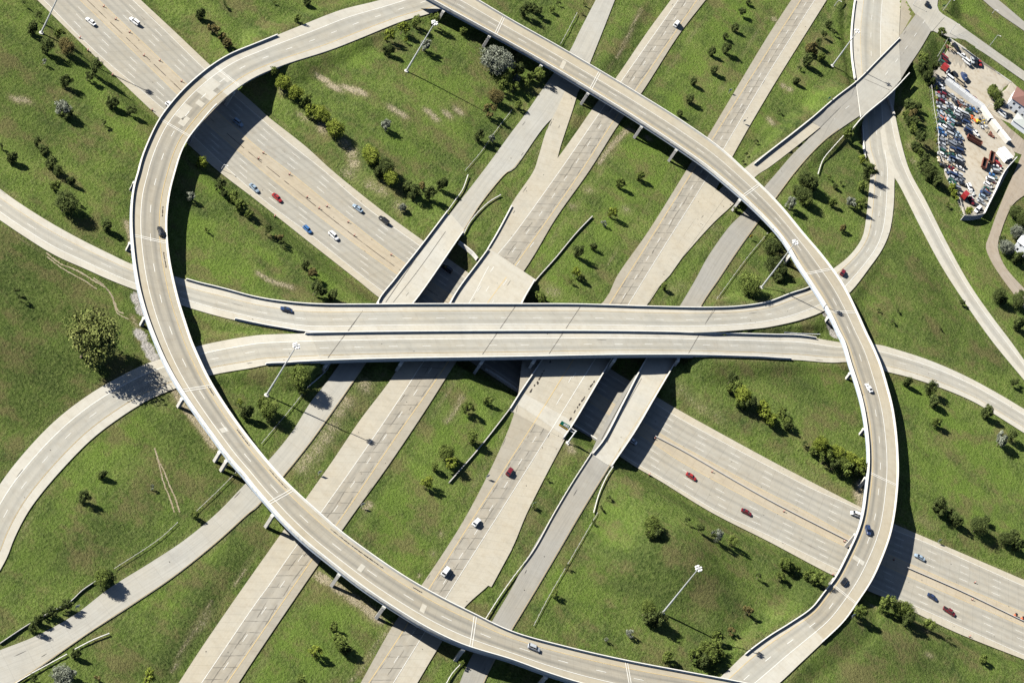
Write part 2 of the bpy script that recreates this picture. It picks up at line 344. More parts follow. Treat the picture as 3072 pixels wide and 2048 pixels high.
# flyovers: height of the deck along them
ZRA = ('f', [(0, .6), (.07, 1.2), (.13, 3.6), (.20, 5.4), (.27, 5.8), (.36, 5.4), (.44, 5.8), (.50, 6.8), (.57, 8.6), (.68, 8.6), (.80, 8.4), (.92, 7.5), (1, 7)])
ZRB = ('f', [(0, 8), (.15, 8.2), (.28, 9.0), (.36, 8.8), (.45, 7), (.52, 5.8), (.60, 5.0), (.72, 4.8), (.80, 5.2), (.88, 3.4), (.95, 2.0), (1, 1.4)])
RA_L = '10:1560,-150 1180,-20 790,83 400,235 0,395 / 00:2100,500 1930,605 1750,750 1600,905 1460,1090 1370,1270 1300,1450 1270,1568 / 01:1235,120 1215,250 1207,400 1210,550 1222,700 1240,860 1270,1040 1310,1200 1360,1360 1440,1568 / 02:1510,160 1600,330 1700,490 1830,680 1960,860 2100,1050 2240,1210 / 12:0,1350 160,1530 / 13:190,0 420,230 700,460 1000,690 1300,890 1600,1070 1900,1210 / 23:0,1350 300,1460 640,1568 1200,1700 1700,1790 2300,1900'
RA_R = '10:1980,-30 1590,115 1400,165 1100,280 720,430 260,580 0,690 / 00:2180,800 1980,970 1850,1120 1720,1290 1660,1420 1615,1568 / 01:1570,170 1545,330 1535,480 1540,620 1560,800 1600,1000 1650,1200 1710,1390 1770,1568 / 02:1850,180 1940,360 2050,540 2180,730 / 12:0,955 180,1170 340,1340 480,1470 / 13:590,0 800,180 1100,400 1400,600 1700,770 2000,920 / 23:0,1085 500,1225 1050,1350 1600,1455 2000,1530 2352,1600'
RB_L = '10:1850,-120 2050,0 / 20:0,180 400,405 800,640 1200,880 1600,1130 1900,1340 2160,1568 / 31:0,180 150,340 330,560 500,760 650,960 740,1110 830,1300 920,1500 / 32:955,0 1040,200 1100,400 1150,600 1180,800 1197,1000 1202,1200 1190,1400 1170,1568 / 33:1130,200 1060,400 960,620 830,820 700,1000 480,1210 300,1380 100,1568 -150,1760 -500,2010'
RB_R = '10:1420,-120 1630,0 / 20:0,397 400,625 800,865 1200,1115 1600,1385 1850,1568 / 31:0,460 160,650 280,850 400,1030 510,1200 590,1340 660,1490 / 32:700,0 760,200 820,380 870,560 905,760 925,960 925,1160 905,1350 875,1568 / 33:830,160 740,360 620,590 520,720 400,870 200,1010 0,1135 / 23:2140,1295 1990,1440 1700,1700'
road('west_loop', RA_L, RA_R, ZRA, n=240, sub=lambda c_: prj(c_)[0][0] > 845 and prj(c_)[0][1] < 250)
road('east_loop', RB_L, RB_R, ZRB, n=240, sub=lambda c_: prj(c_)[0][1] > 1790)
# town street, lanes and yard
road('street', '30:1600,-120 1560,80 1740,215 2352,655', '30:1220,-120 1300,60 1500,275 1850,410 2352,745', ('f', [(0, 4.6), (.45, 4.5), (.65, 3.0), (1, 1.0)]), ext=(0, 80), sub=lambda c_: True)
road('far_street', '30:2090,-20 2200,70 2352,200', '30:1950,-20 2100,110 2352,285', .05, ext=(80, 80))
road('lane', '31:2352,-200 2270,0 2180,200 2100,400 2030,600 2000,700 2060,850 2130,960 2280,1165', '31:2800,-250 2700,0 2260,300 2180,450 2130,600 2110,700 2160,850 2230,950 2400,1130', .05, ext=(0, 40))
# ---------------------------------------------------------------- terrain: one sheet, cut down to the freeway and banked up under the approaches
GX = np.arange(-330, 331, 1.5); GY = np.arange(520, 1480, 1.5)
XX, YY = np.meshgrid(GX, GY); H = np.zeros_like(XX)
G = np.array(GS)
cut = np.array([(a, b, c_, d) for a, b, c_, d, e in FW])
def fdist(X, Y, S):
    """distance to the edge of the nearest sample and that sample's height"""
    D = np.full(X.shape, 1e9); Z = np.zeros(X.shape)
    ext_ = 32.0
    for x, y, hw, z in S[:, :4]:
        i0, i1 = np.searchsorted(GX, [x-hw-ext_, x+hw+ext_]); j0, j1 = np.searchsorted(GY, [y-hw-ext_, y+hw+ext_])
        if i0 >= i1 or j0 >= j1: continue
        sx, sy = slice(j0, j1), slice(i0, i1)
        d = np.hypot(X[sx, sy]-x, Y[sx, sy]-y)-hw
        m_ = d < D[sx, sy]
        D[sx, sy] = np.where(m_, d, D[sx, sy]); Z[sx, sy] = np.where(m_, z, Z[sx, sy])
    return D, Z
DF, ZFm = fdist(XX, YY, FW)
H = np.where(DF < 40, np.minimum(0, ZFm+np.maximum(0, DF-2)/2.4), 0)
jj = lambda x, y: (np.clip(((y-GY[0])/1.5).round().astype(int), 0, len(GY)-1), np.clip(((x-GX[0])/1.5).round().astype(int), 0, len(GX)-1))
others = G[len(FW):]
J = jj(others[:, 0], others[:, 1]); keep = ~((others[:, 4] > 0) & (DF[J] < 11+0*others[:, 0]))
others = others[keep]
DA, ZA = fdist(XX, YY, others)
fill = np.where(DA < 30, np.sign(ZA)*np.maximum(0, np.abs(ZA)-np.maximum(0, DA-1.5)/2.2), 0)
H = np.where(np.abs(fill) > .12, np.where(DF < 30, H+np.maximum(fill, -1)*np.clip(DF/12, 0, 1), fill), H)
for D_, Z_ in ((DA, ZA), (DF, ZFm)):
    s_ = np.maximum(0, D_-2.0)*.55
    H = np.where(D_ < 30, np.clip(H, Z_-.3-s_, Z_-.3+s_), H)
DALL = np.minimum(DA, DF)
rng = np.random.default_rng(3)
def vnoise(X, Y, cell, seed):
    r = np.random.default_rng(seed).random((64, 64)); x = X/cell % 64; y = Y/cell % 64; x0 = x.astype(int); y0 = y.astype(int); fx = x-x0; fy = y-y0
    fx = fx*fx*(3-2*fx); fy = fy*fy*(3-2*fy); g = lambda a, b: r[b % 64, a % 64]
    return (g(x0, y0)*(1-fx)+g(x0+1, y0)*fx)*(1-fy)+(g(x0, y0+1)*(1-fx)+g(x0+1, y0+1)*fx)*fy
und = (vnoise(XX, YY, 30, 1)-.5)*1.1+(vnoise(XX, YY, 9, 2)-.5)*.35
for (t_, x_, y_, r_m, h_m) in (('23', 1480, 420, 22, 9.0), ('33', 1000, 1350, 30, 2.5), ('31', 1400, 1100, 26, 2.2), ('10', 1300, 800, 30, 1.6)):
    p_ = unp(T(t_, x_, y_), 1.0)[0]; und = und+h_m*np.exp(-((XX-p_[0])**2+(YY-p_[1])**2)/r_m**2)
H = H+und*np.clip((DALL-3)/12, 0, 1)
def hz(x, y):
    i = (x-GX[0])/1.5; j = (y-GY[0])/1.5; i0 = int(min(max(i, 0), len(GX)-2)); j0 = int(min(max(j, 0), len(GY)-2)); a = min(max(i-i0, 0), 1); b = min(max(j-j0, 0), 1)
    return float((H[j0, i0]*(1-a)+H[j0, i0+1]*a)*(1-b)+(H[j0+1, i0]*(1-a)+H[j0+1, i0+1]*a)*b)
def onground(q, dz=0.0):
    """photo pixel -> point on the terrain"""
    z = 0.0
    for _ in range(6):
        P = unp(q, z+dz)[0]; z = hz(P[0], P[1])
    P = unp(q, z+dz)[0]; return np.array([P[0], P[1], z])
# ground cover masks: bare dirt, rough meadow, gravel (real patches of the ground itself)
mask = np.zeros(XX.shape+(4,), 'f'); mask[..., 3] = 0
def blob(spec, rx, ry, ang, ch, amt=1.0):
    for q in px(spec):
        c_ = onground(q); e = unp(q+np.array([math.cos(math.radians(ang)), math.sin(math.radians(ang))])*5, c_[2])[0]-c_
        a = math.atan2(e[1], e[0]); dx = XX-c_[0]; dy = YY-c_[1]
        u = (dx*math.cos(a)+dy*math.sin(a))/rx; v = (-dx*math.sin(a)+dy*math.cos(a))/ry
        mask[..., ch] = np.maximum(mask[..., ch], amt*np.exp(-(u*u+v*v)))
def trail(spec, wd, ch, amt=1.0):
    Q = catmull(px(spec), 60)
    for q in Q[::1]:
        c_ = onground(q); d = ((XX-c_[0])**2+(YY-c_[1])**2)/wd**2
        mask[..., ch] = np.maximum(mask[..., ch], amt*np.exp(-d))
blob('10:620,730 720,800 860,820 950,840', 6, 3, 30, 0)
blob('10:1260,1000 1340,1050 1590,1030 1640,1080 1760,1050 1860,1020', 5, 3.5, 30, 0, .85)
blob('10:880,1400 900,1500 820,1310 610,1170', 5, 4, 60, 0, .8); blob('10:450,1090 400,1050 230,830', 4, 2.5, 45, 0, .7)
blob('11:1050,130 850,20 1150,180 1330,330', 6, 4, 35, 0, .7); trail('11:20,940 130,1010 330,1070', 2.5, 0, .8)
blob('00:150,915 230,920', 5, 3, 25, 0, .8); blob('12:1000,400 830,560 760,650 700,780 640,880 560,980 480,1060 420,1150', 8, 5.5, -55, 0, .72); trail('12:1900,500 1800,680 1740,740', 2.2, 0, .7)
blob('02:1360,60 1400,130 1290,-60', 4, 3, 60, 2); trail('02:1600,450 1720,640 1850,800 1960,960', 2.5, 0, 1); blob('02:1450,560 1560,520', 6, 5, 0, 0, .5)
trail('01:1160,470 1200,600 1210,760', 2.2, 0, .9); blob('01:1260,1180 1300,1280', 4, 3, 70, 2); trail('01:1210,1330 1260,1440 1300,1560', 1.6, 0, .8)
blob('13:620,610 760,700 900,800 1040,900 1100,960', 6, 4, 35, 0, .95); trail('13:1270,1010 1120,1200 940,1480 860,1568', 1.6, 0, .7); blob('13:1700,200 1630,380 1500,580', 3, 2, -60, 0, .7)
trail('12:2330,860 2200,1020 2080,1190 1900,1480', 1.6, 0, .5); blob('12:1010,1530 1040,1490', 3, 3, 0, 0, .8)
trail('20:1240,70 1100,280 960,500 880,620', 3, 1, 1); trail('20:1190,80 1080,300 960,540', 1.6, 0, .75); trail('20:640,980 560,1200 490,1300', 2.4, 1, 1); trail('20:1060,1190 900,1360 800,1500', 2.4, 0, .8); blob('20:1100,1200 1250,1270', 4, 2.5, 30, 0, .9)
blob('30:60,180 200,820 140,790 10,1100 40,1130', 4, 3, -50, 0, .8); blob('31:150,760 260,880 380,1060', 6, 4, 50, 0, .6); blob('31:520,1300 560,1400 600,1500', 4, 2.4, 70, 2)
blob('21:560,330 700,180 1050,350 400,1120 340,1100', 5, 4, -50, 0, .65); blob('21:1850,520 1500,1100 1560,1060 2200,560 2290,520', 6, 5, -50, 0, .55); blob('21:1900,1170', 5, 4, 0, 0, .6)
blob('22:1550,450 1650,540 1750,620 1900,700', 8, 5, 35, 0, .55); blob('22:530,950 550,1000', 3, 4, 60, 0, .8); trail('22:900,1250 830,1400 780,1568', 2, 0, .5); blob('22:880,1300', 4, 4, 0, 0, .5)
trail('32:1200,50 1450,200 1700,300 1900,400', 6, 0, .45); blob('32:810,250 790,340 840,420', 2, 4, 80, 0, .7); blob('32:860,1320 840,1400 860,1480', 4, 4, 80, 0, 1); blob('32:200,1100 400,1200 550,1290', 8, 3, 30, 0, .5)
blob('33:1400,60 1500,130', 7, 4, 30, 0, .45); blob('33:1480,1310', 4, 3, 0, 0, .7); blob('33:960,860 1450,1080', 3, 2, 0, 0, .8)
blob('23:1000,450 1750,1000 1950,720 800,350', 7, 5, 0, 0, .35); blob('30:1290,1340 1330,1480 1220,1000', 4, 3, 70, 0, .7)
blob('23:1300,500 1600,600 1150,650 1450,350 1500,750', 16, 10, 0, 1, .9); blob('33:700,1200 1100,1300 900,1450 1400,1350 300,700', 16, 9, 0, 1, .7)
blob('03:2100,500 1900,800 1700,1100 1500,1400', 16, 5, -60, 1, 1); trail('03:1950,820 1850,980 1750,1130 1650,1300 1580,1460', 1.6, 0, .7); trail('03:2250,520 2150,680', 1.6, 0, .7)
blob('01:300,800 500,1000 300,1300 700,1350 100,1000', 22, 14, 0, 1, .9); blob('02:300,300 200,600 500,400 100,100 700,200', 22, 14, 0, 1, .9); blob('00:100,600 150,900 500,500 200,1200', 18, 12, 0, 1, .6)
blob('31:1300,900 1400,1100 1500,1400 1100,1000', 20, 12, 60, 1, .7); blob('32:300,400 2000,100 100,300', 18, 10, 0, 1, .6); blob('02:1700,1000 1650,900 1500,1250 1800,1100', 14, 10, 0, 1, .6); blob('03:600,300 1100,1400 900,200', 20, 12, 0, 1, .6)
trail('20:480,1520 350,1600', 2, 0, .5); trail('13:1080,280 900,500', 1, 0, .4)
blob('30:1450,350 1420,620 1350,1000 1500,880', 8, 6, -60, 1, .8)
mask[..., 0] = np.maximum(mask[..., 0], .42*np.exp(-((DALL-.6)/1.5)**2)*(.4+1.1*vnoise(XX, YY, 11, 9)))
blob('20:1900,300 1700,600 1500,950 2100,100 1300,1300 1150,1420 2300,1150', 13, 7, -56, 3, 1); blob('21:1300,100 900,500 650,800 400,1050 250,700 1000,250', 14, 7, -56, 3, 1)
blob('12:2000,600 1750,900 1500,1250 1250,1500 2150,900', 13, 7, -56, 3, 1); blob('13:1250,150 1400,400 300,1150 500,1350 150,1500 700,1000', 12, 7, -56, 3, 1)
blob('32:1500,600 1800,900 1700,1300 2100,1200 500,300', 18, 10, 40, 3, 1); blob('33:1900,0 2200,150', 12, 8, 30, 3, .8); blob('10:1500,700 1700,1100 900,500 1300,1350 1900,850', 14, 9, 30, 3, .75)
blob('01:1800,500 2000,900 2250,950 1900,100', 12, 8, 35, 3, .9); blob('11:100,800 600,1000', 10, 4, 40, 3, .9); blob('00:900,900 1150,1200 750,650 1400,1500', 14, 7, 45, 3, .7); blob('30:400,900 700,350 1850,50 2000,250', 12, 7, -50, 3, .8)
blob('23:900,100 400,600 700,700', 8, 18, 30, 3, .7); blob('02:1200,800 900,1000 700,1400', 14, 10, -40, 3, .8); blob('03:600,100 300,350 1500,800 1900,350', 13, 8, -40, 3, .6); blob('31:400,800 300,600 1700,700 1900,1100', 12, 7, 50, 3, .7)
nx, ny = len(GX), len(GY)
me = bpy.data.meshes.new('ground')
co_ = np.stack([XX, YY, H], -1).reshape(-1, 3).astype('f'); me.vertices.add(nx*ny); me.vertices.foreach_set('co', co_.ravel())
ii = (np.arange(ny-1)[:, None]*nx+np.arange(nx-1)[None]).ravel(); q = np.stack([ii, ii+1, ii+nx+1, ii+nx], 1)
me.loops.add(q.size); me.loops.foreach_set('vertex_index', q.ravel()); me.polygons.add(len(q)); me.polygons.foreach_set('loop_start', np.arange(len(q))*4)
me.polygons.foreach_set('use_smooth', np.ones(len(q), bool)); me.update(calc_edges=True)
at_ = me.color_attributes.new('cover', 'FLOAT_COLOR', 'POINT'); at_.data.foreach_set('color', mask.reshape(-1))
def grass_mat():
    n = NT('meadow_grass'); n.b.inputs['Roughness'].default_value = 1.0; n.b.inputs['Specular IOR Level'].default_value = 0.0; geo = n.n('NewGeometry').outputs['Position']
    at = n.n('Attribute', attribute_name='cover'); fresh = at.outputs['Alpha']; at = at.outputs['Color']; sp = n.n('SeparateColor'); n.t.links.new(at, sp.inputs[0])
    dirt, rough, grav = sp.outputs[0], sp.outputs[1], sp.outputs[2]
    big = n.noise(geo, .022, 4, .6); med = n.noise(geo, .13, 5, .65); tuft = n.noise(geo, .9, 5, .7); fine = n.noise(geo, 3.5, 3, .7)
    rot = n.n('Mapping'); n.t.links.new(geo, rot.inputs[0]); rot.inputs['Rotation'].default_value = (0, 0, math.radians(-1)); rot.inputs['Scale'].default_value = (1.3, .10, 1)
    mow = n.noise(rot.outputs[0], .8, 3, .6)
    col = n.ramp(n.mix(.5, big, med), [(.38, (.049, .075, .022)), (.46, (.076, .114, .026)), (.53, (.106, .156, .032)), (.60, (.138, .188, .042)), (.70, (.17, .172, .06))])
    col = n.mix(n.math('MULTIPLY', n.g(mow, .42, .62), .42), col, (.165, .19, .062))
    col = n.mix(n.math('MULTIPLY', n.g(tuft, .5, .7), .42), col, (.20, .235, .095))
    col = n.mix(n.math('MULTIPLY', n.g(tuft, .50, .34), .6), col, (.030, .044, .014))
    col = n.mix(n.math('MULTIPLY', n.g(fine, .58, .75), .35), col, (.26, .27, .12))
    fm = n.mix(n.noise(geo, .35, 4, .7), (.094, .160, .024), (.172, .240, .048))
    col = n.mix(n.math('MULTIPLY', n.g(n.math('ADD', fresh, n.math('MULTIPLY', n.math('SUBTRACT', med, .5), .9)), .15, .8), .52), col, fm)
    rt = n.noise(geo, .75, 4, .75)
    rc = n.mix(n.g(rt, .40, .62), (.024, .042, .012), (.115, .145, .045))
    col = n.mix(n.math('MULTIPLY', rough, .75), col, rc)
    dry = n.noise(geo, .06, 5, .7)
    col = n.mix(n.math('MULTIPLY', n.g(dry, .50, .62), .6), col, (.15, .125, .06))
    col = n.mix(n.math('MULTIPLY', n.g(n.math('ADD', dirt, n.math('MULTIPLY', n.math('SUBTRACT', med, .5), 1.2)), .2, .8), .5), col, (.19, .16, .09))
    sp_ = n.noise(geo, 1.5, 6, .78); dm = n.g(n.math('ADD', n.math('MULTIPLY', dirt, 1.05), n.math('MULTIPLY', n.math('SUBTRACT', sp_, .5), 1.9)), .62, .86)
    dc = n.mix(n.noise(geo, .5), (.24, .195, .12), (.43, .38, .27))
    col = n.mix(dm, col, dc)
    gm = n.g(n.math('ADD', grav, n.math('MULTIPLY', n.math('SUBTRACT', sp_, .5), 1.2)), .45, .6)
    col = n.mix(gm, col, (.38, .36, .33))
    hgt = n.math('ADD', n.math('MULTIPLY', tuft, 1.0), n.math('MULTIPLY', rt, n.math('MULTIPLY', rough, 1.3)))
    return n.out(col, hgt, 1.0, 1.3)
M['grass'] = grass_mat(); me.materials.append(M['grass'])
gobj = link(bpy.data.objects.new('ground', me)); tag(gobj, kind='structure')
fg = MB(); fg.face([(-9000, -8000, -9), (9000, -8000, -9), (9000, 10000, -9), (-9000, 10000, -9)]); tag(fg.build('outer_ground', M['grass']), kind='structure')
# ---------------------------------------------------------------- road surfaces
def surf(key, mat, dz=.06, name=None):
    r = ROADS[key]; return tag(strip(r['L'], r['R'], dz).build(name or key, mat), kind='structure')
def onroad(key, spec):
    """a line traced in the photo, laid on the surface of a road"""
    r = ROADS[key]; L, R = r['L'], r['R']; PL, PR = prj(L), prj(R); P = px(spec)
    Q = catmull(P, max(6, int(np.linalg.norm(np.diff(P, axis=0), axis=1).sum()/14))); o = []
    for q in Q:
        d = PR-PL; e = q-PL; cr = d[:, 0]*e[:, 1]-d[:, 1]*e[:, 0]
        k = np.where(np.sign(cr[:-1]) != np.sign(cr[1:]))[0]
        if len(k): i = k[np.argmin(((PL[k]+PR[k])/2-q).__pow__(2).sum(1))]
        else: i = 0 if abs(cr[0]) < abs(cr[-1]) else len(cr)-2
        t = cr[i]/(cr[i]-cr[i+1]+1e-12); l = L[i]*(1-t)+L[i+1]*t; r_ = R[i]*(1-t)+R[i+1]*t
        a, b = prj(l)[0], prj(r_)[0]; f = ((q-a)@(b-a))/((b-a)@(b-a)); X = l+(r_-l)*f
        X = unp(q, X[2])[0]; o.append(X)
    return np.array(o)
def edge(spec, z, dz=.0, n=0): return line3(spec, z, n, dz)
WL = MB(); YL = MB()                      # collected per road below
def lanes(key, f0, f1, mat, nl, dz=.09, name=None, lw=3.66):
    r = ROADS[key]; A, B = lerp_edge(r, f0), lerp_edge(r, f1)
    return tag(strip(A, B, dz, u0=0, u1=nl*lw).build(name or 'traffic_lanes', mat), kind='structure')
def lanes2(A, B, mat, nl, dz=.09, name='traffic_lanes', lw=3.66):
    n = max(len(A), len(B)); A, B = resample(A, n), resample(B, n)
    return tag(strip(A, B, dz, u0=0, u1=nl*lw).build(name, mat), kind='structure')
def marks(lines, name, mat, kind='structure', parent=None, dz=.12):
    mb = MB()
    for P, w_, dash, off in lines: paint(P, w_, dz, mb, dash, off)
    o = mb.build(name, mat, parent)
    if not parent: tag(o, kind=kind)
    return o
DASH = (4.0, 15.24)
def mid(A, B, f, n=120): A, B = resample(A, n), resample(B, n); return A+(B-A)*f
surf('freeway', M['shoulder'], .05)
fNW = onroad('freeway', '00:1215,0 1540,310 1880,640 / 10:0,1055 270,1290 620,1568 / 11:1000,330 1500,690 1800,905 / 22:860,285 1300,560 1490,680 2352,1145 / 32:400,1350 870,1560 / 33:1140,155 1380,250 2352,680')
fNY = onroad('freeway', '00:905,0 1330,410 1730,790 / 10:0,1345 290,1568 / 11:820,430 1375,860 / 22:1380,860 1700,1040 2352,1390 / 32:340,1560 / 33:780,240 1310,480 2352,925')
fSY = onroad('freeway', '00:730,0 1250,500 1640,880 2000,1225 / 11:500,360 1300,955 / 22:1310,945 1560,1110 2300,1510 / 33:740,330 1270,580 2352,1050')
fSW = onroad('freeway', '00:400,0 870,470 1530,1030 / 01:2352,215 / 11:500,590 1190,1130 / 22:1000,1035 1420,1280 1900,1568 / 33:0,210 630,520 1200,790 2352,1310')
lanes2(fNW, fNY, M['fwlane'], 4, name='westbound_lanes'); lanes2(fSY, fSW, M['fwlane'], 4, name='eastbound_lanes')
lanes2(fNY, fSY, M['median'], 1, .085, name='paved_median')
marks([(fNW, .2, None, 0), (fSW, .2, None, 0)]+[(mid(fNW, fNY, k/4), .17, DASH, 3.1*k) for k in (1, 2, 3)]+[(mid(fSY, fSW, k/4), .17, DASH, 4.3*k) for k in (1, 2, 3)], 'white_lane_markings', M['wline'])
marks([(fNY, .2, None, 0), (fSY, .2, None, 0)], 'yellow_lane_markings', M['yline'])
sm_ = mid(fNY, fSY, .62, 400); i_ = int(.46*400); mb_ = MB(); rr_ = random.Random(3)
for k_ in range(0, i_, 2):
    if rr_.random() < .8: paint(sm_[k_:k_+3], rr_.uniform(.12, .4), .12, mb_)
tag(mb_.build('median_seam', M['oil'] if 'oil' in M else M['joint']), kind='structure')
for key, W_, Y_, D_ in (('left_carriageway', '20:1530,0 1010,740 810,1030 440,1568 / 21:0,610 / 11:2150,860 1960,1210 / 12:1500,240 1420,370 1100,850 610,1550 / 13:340,350 90,710 / 03:2352,830 1850,1568', '20:1700,0 1150,810 940,1100 640,1568 / 21:35,860 / 11:2130,1210 / 12:1655,350 1290,870 820,1568 / 13:530,410 0,1180 / 03:2085,1568', 0),
                    ('right_carriageway', '30:430,0 0,680 / 20:1960,1340 / 21:1800,50 1270,900 1080,1210 / 22:740,200 355,820 0,1390 / 13:1740,790 1520,1150 1265,1560', '30:300,0 0,465 / 20:1840,1280 / 21:1655,10 905,1210 / 22:460,330 225,710 0,1060 / 13:1590,700 1350,1090 1040,1560', 0)):
    surf(key, M['shoulder'], .05)
    a, b = onroad(key, W_), onroad(key, Y_)
    n_ = 90; a, b = resample(a, n_), resample(b, n_)
    for arr in (a, b):
        arr[0] += (arr[0]-arr[1])/np.linalg.norm(arr[0]-arr[1])*60; arr[-1] += (arr[-1]-arr[-2])/np.linalg.norm(arr[-1]-arr[-2])*50
    lanes2(a, b, M['nelane'], 2, name='slab_lanes')
    r = ROADS[key]; inner = resample(r['R'] if key[0] == 'l' else r['L'], n_)
    lanes2(b, inner, M['innershoulder'], 1, .085, name='inner_shoulder')
    marks([(a, .2, None, 0), (mid(a, b, .5), .17, DASH, 2)], 'white_lane_markings', M['wline']); marks([(b, .24, None, 0)], 'yellow_lane_markings', M['yline'])
surf('left_ramp', M['pale'], .04); surf('left_merge_ramp', M['shoulder'], .045); surf('right_merge_ramp', M['shoulder'], .03); surf('right_ramp', M['gray'], .04)
r = ROADS['left_ramp']; marks([(lerp_edge(r, .97)[40:], .12, None, 0)], 'yellow_edge_line', M['yline'])
r = ROADS['right_ramp']; marks([(lerp_edge(r, .965)[30:], .12, None, 0)], 'yellow_edge_line', M['yline']); marks([(lerp_edge(r, .5)[:30], .2, DASH, 0)], 'white_lane_markings', M['wline'])
surf('upper_crossing', M['bright'], .06); surf('lower_crossing', M['bright'], .06); surf('right_slip_road', M['bright'], .08)
nU = len(ROADS['upper_crossing']['L']); fU = np.linspace(0, 1, nU); w0 = np.interp(fU, [0, .5, .78, 1], [.74, .76, .74, .58])
l0 = np.interp(fU, [0, .3, .55, .7, 1], [.30, .27, .24, .24, .20])
lanes('upper_crossing', l0, w0, M['brlane'], 2, .085, lw=3.9)
U = ROADS['upper_crossing']
marks([(lerp_edge(U, w0), .25, None, 0), (lerp_edge(U, (l0+w0)/2), .17, DASH, 1)], 'white_lane_markings', M['wline']); marks([(lerp_edge(U, l0-.015), .15, None, 0)], 'yellow_lane_markings', M['yline'])
Lr = ROADS['lower_crossing']; w1 = np.interp(np.linspace(0, 1, len(Lr['L'])), [0, .3, 1], [.27, .27, .26]); w2 = np.full(len(w1), .76)
lanes('lower_crossing', w1, w2, M['brlane'], 2, .085, lw=3.9)
marks([(lerp_edge(Lr, w1), .25, None, 0), (lerp_edge(Lr, (w1+w2)/2), .17, DASH, 6)], 'white_lane_markings', M['wline']); marks([(lerp_edge(Lr, w2+.01), .14, None, 0)], 'yellow_lane_markings', M['yline'])
lanes('right_slip_road', .3, .72, M['brlane'], 1, .1, lw=4.5); r = ROADS['right_slip_road']; marks([(lerp_edge(r, .72), .2, None, 0)], 'white_lane_markings', M['wline'])
surf('street', M['pale'], .05); surf('far_street', M['gray'], .05)
r = ROADS['street']; marks([(lerp_edge(r, .5)[12:], .2, (3, 9), 0)], 'white_lane_markings', M['wline'])
M['dirtroad'] = concrete('dirt_lane_earth', (.34, .295, .24), streak=.6, joint=0, stain=.6); surf('lane', M['dirtroad'], .05)
# ---------------------------------------------------------------- bridges and flyovers
def pier(parent, pa, pb, ztop, label=None, colw=1.3, over=.3, cap=.9):
    """straddle bent: cap beam across the deck on two columns outside its edges"""
    a = np.array(pa[:2]); b = np.array(pb[:2]); d = (b-a)/np.linalg.norm(b-a); A = a-d*over; B = b+d*over; rz = math.atan2(d[1], d[0])
    c_ = (A+B)/2; L = np.linalg.norm(B-A)
    mb = MB(); mb.box((c_[0], c_[1], ztop-cap/2), (L, colw, cap), rz)
    o = mb.build('pier_cap', M['barrier'], parent)
    for p in (A+d*colw*.6, B-d*colw*.6):
        h0 = min(hz(p[0], p[1])-1.0, ztop-2)
        mb = MB(); mb.box((p[0], p[1], (ztop-cap+h0)/2), (colw, colw*.9, ztop-cap-h0), rz); mb.build('pier_column', M['oldwall'], parent)
def bridge(name, L, R, label, cat='overpass', thick=1.5, pw=.42, phs=(1.0, 1.0), pr=(None, None), deckmat=None, dz=.08, inset=.25, group=None):
    """L, R: deck edges (3D, outer faces of the parapets)"""
    c0 = (L[len(L)//2]+R[len(R)//2])/2; root = empty(name, (c0[0], c0[1], 0), label=label, cat=cat, group=group)
    off = -np.array([c0[0], c0[1], 0])
    o = strip(L, R, dz).build('deck', deckmat or M['ringdeck'], root); objs = [o]
    # slab and girders below
    Ci = (R-L)/np.linalg.norm(R-L, axis=1)[:, None]
    for nm, ins, za, zb, mt in (('slab', 0.0, -.35, .05, M['barrier']), ('girder', inset, -thick, -.36, M['girder'])):
        A, B = L+Ci*ins, R-Ci*ins; mb = MB()
        for E_, sg in ((A, 1), (B, -1)):
            for i in range(len(A)-1):
                q = [E_[i]+[0, 0, za], E_[i+1]+[0, 0, za], E_[i+1]+[0, 0, zb], E_[i]+[0, 0, zb]]; mb.face(q if sg > 0 else q[::-1])
        for i in range(len(A)-1): mb.face([A[i]+[0, 0, za], B[i]+[0, 0, za], B[i+1]+[0, 0, za], A[i+1]+[0, 0, za]])
        for k in (0, -1): mb.face([A[k]+[0, 0, za], B[k]+[0, 0, za], B[k]+[0, 0, zb], A[k]+[0, 0, zb]])
        objs.append(mb.build(nm, mt, root))
    for E_, sg, ph, rg in ((L, 1, phs[0], pr[0]), (R, -1, phs[1], pr[1])):
        if not ph: continue
        P = E_+Ci*sg*(pw/2+.0); n = len(P); i0, i1 = (0, n) if rg is None else (int(rg[0]*n), int(rg[1]*n))
        mb = MB(); mb.sweep(P[i0:i1], pw, -.34, ph); objs.append(mb.build('parapet', M['barrier'], root))
    return root
def settle(root):
    """children were modelled in world coordinates: keep them there under the moved root"""
    l = root.location
    for ch in root.children:
        if ch.type == 'MESH' and not ch.get('_s'):
            ch.matrix_parent_inverse = Matrix.Translation((-l[0], -l[1], -l[2]))
def bedge(Ls, Rs, z, ph=1.0, n=None, phr=None):
    PL, PR = px(Ls), px(Rs); n = n or max(8, int(np.linalg.norm(np.diff(PL, axis=0), axis=1).sum()/14))
    QL, QR = catmull(PL, n), catmull(PR, n); zz = zeval(z, (QL+QR)/2)
    phr = ph if phr is None else phr
    A, B = unp(QL, zz+ph), unp(QR, zz+phr); A[:, 2] -= ph; B[:, 2] -= phr
    if n >= 200: A, B = repair(A, B)
    return A, B
def fr(A, B, f): return A+(B-A)*(np.asarray(f).reshape(-1, 1) if hasattr(f, '__len__') else f)
def near(C, q, z):
    P = prj(C); return int(np.argmin(((P-q)**2).sum(1)))
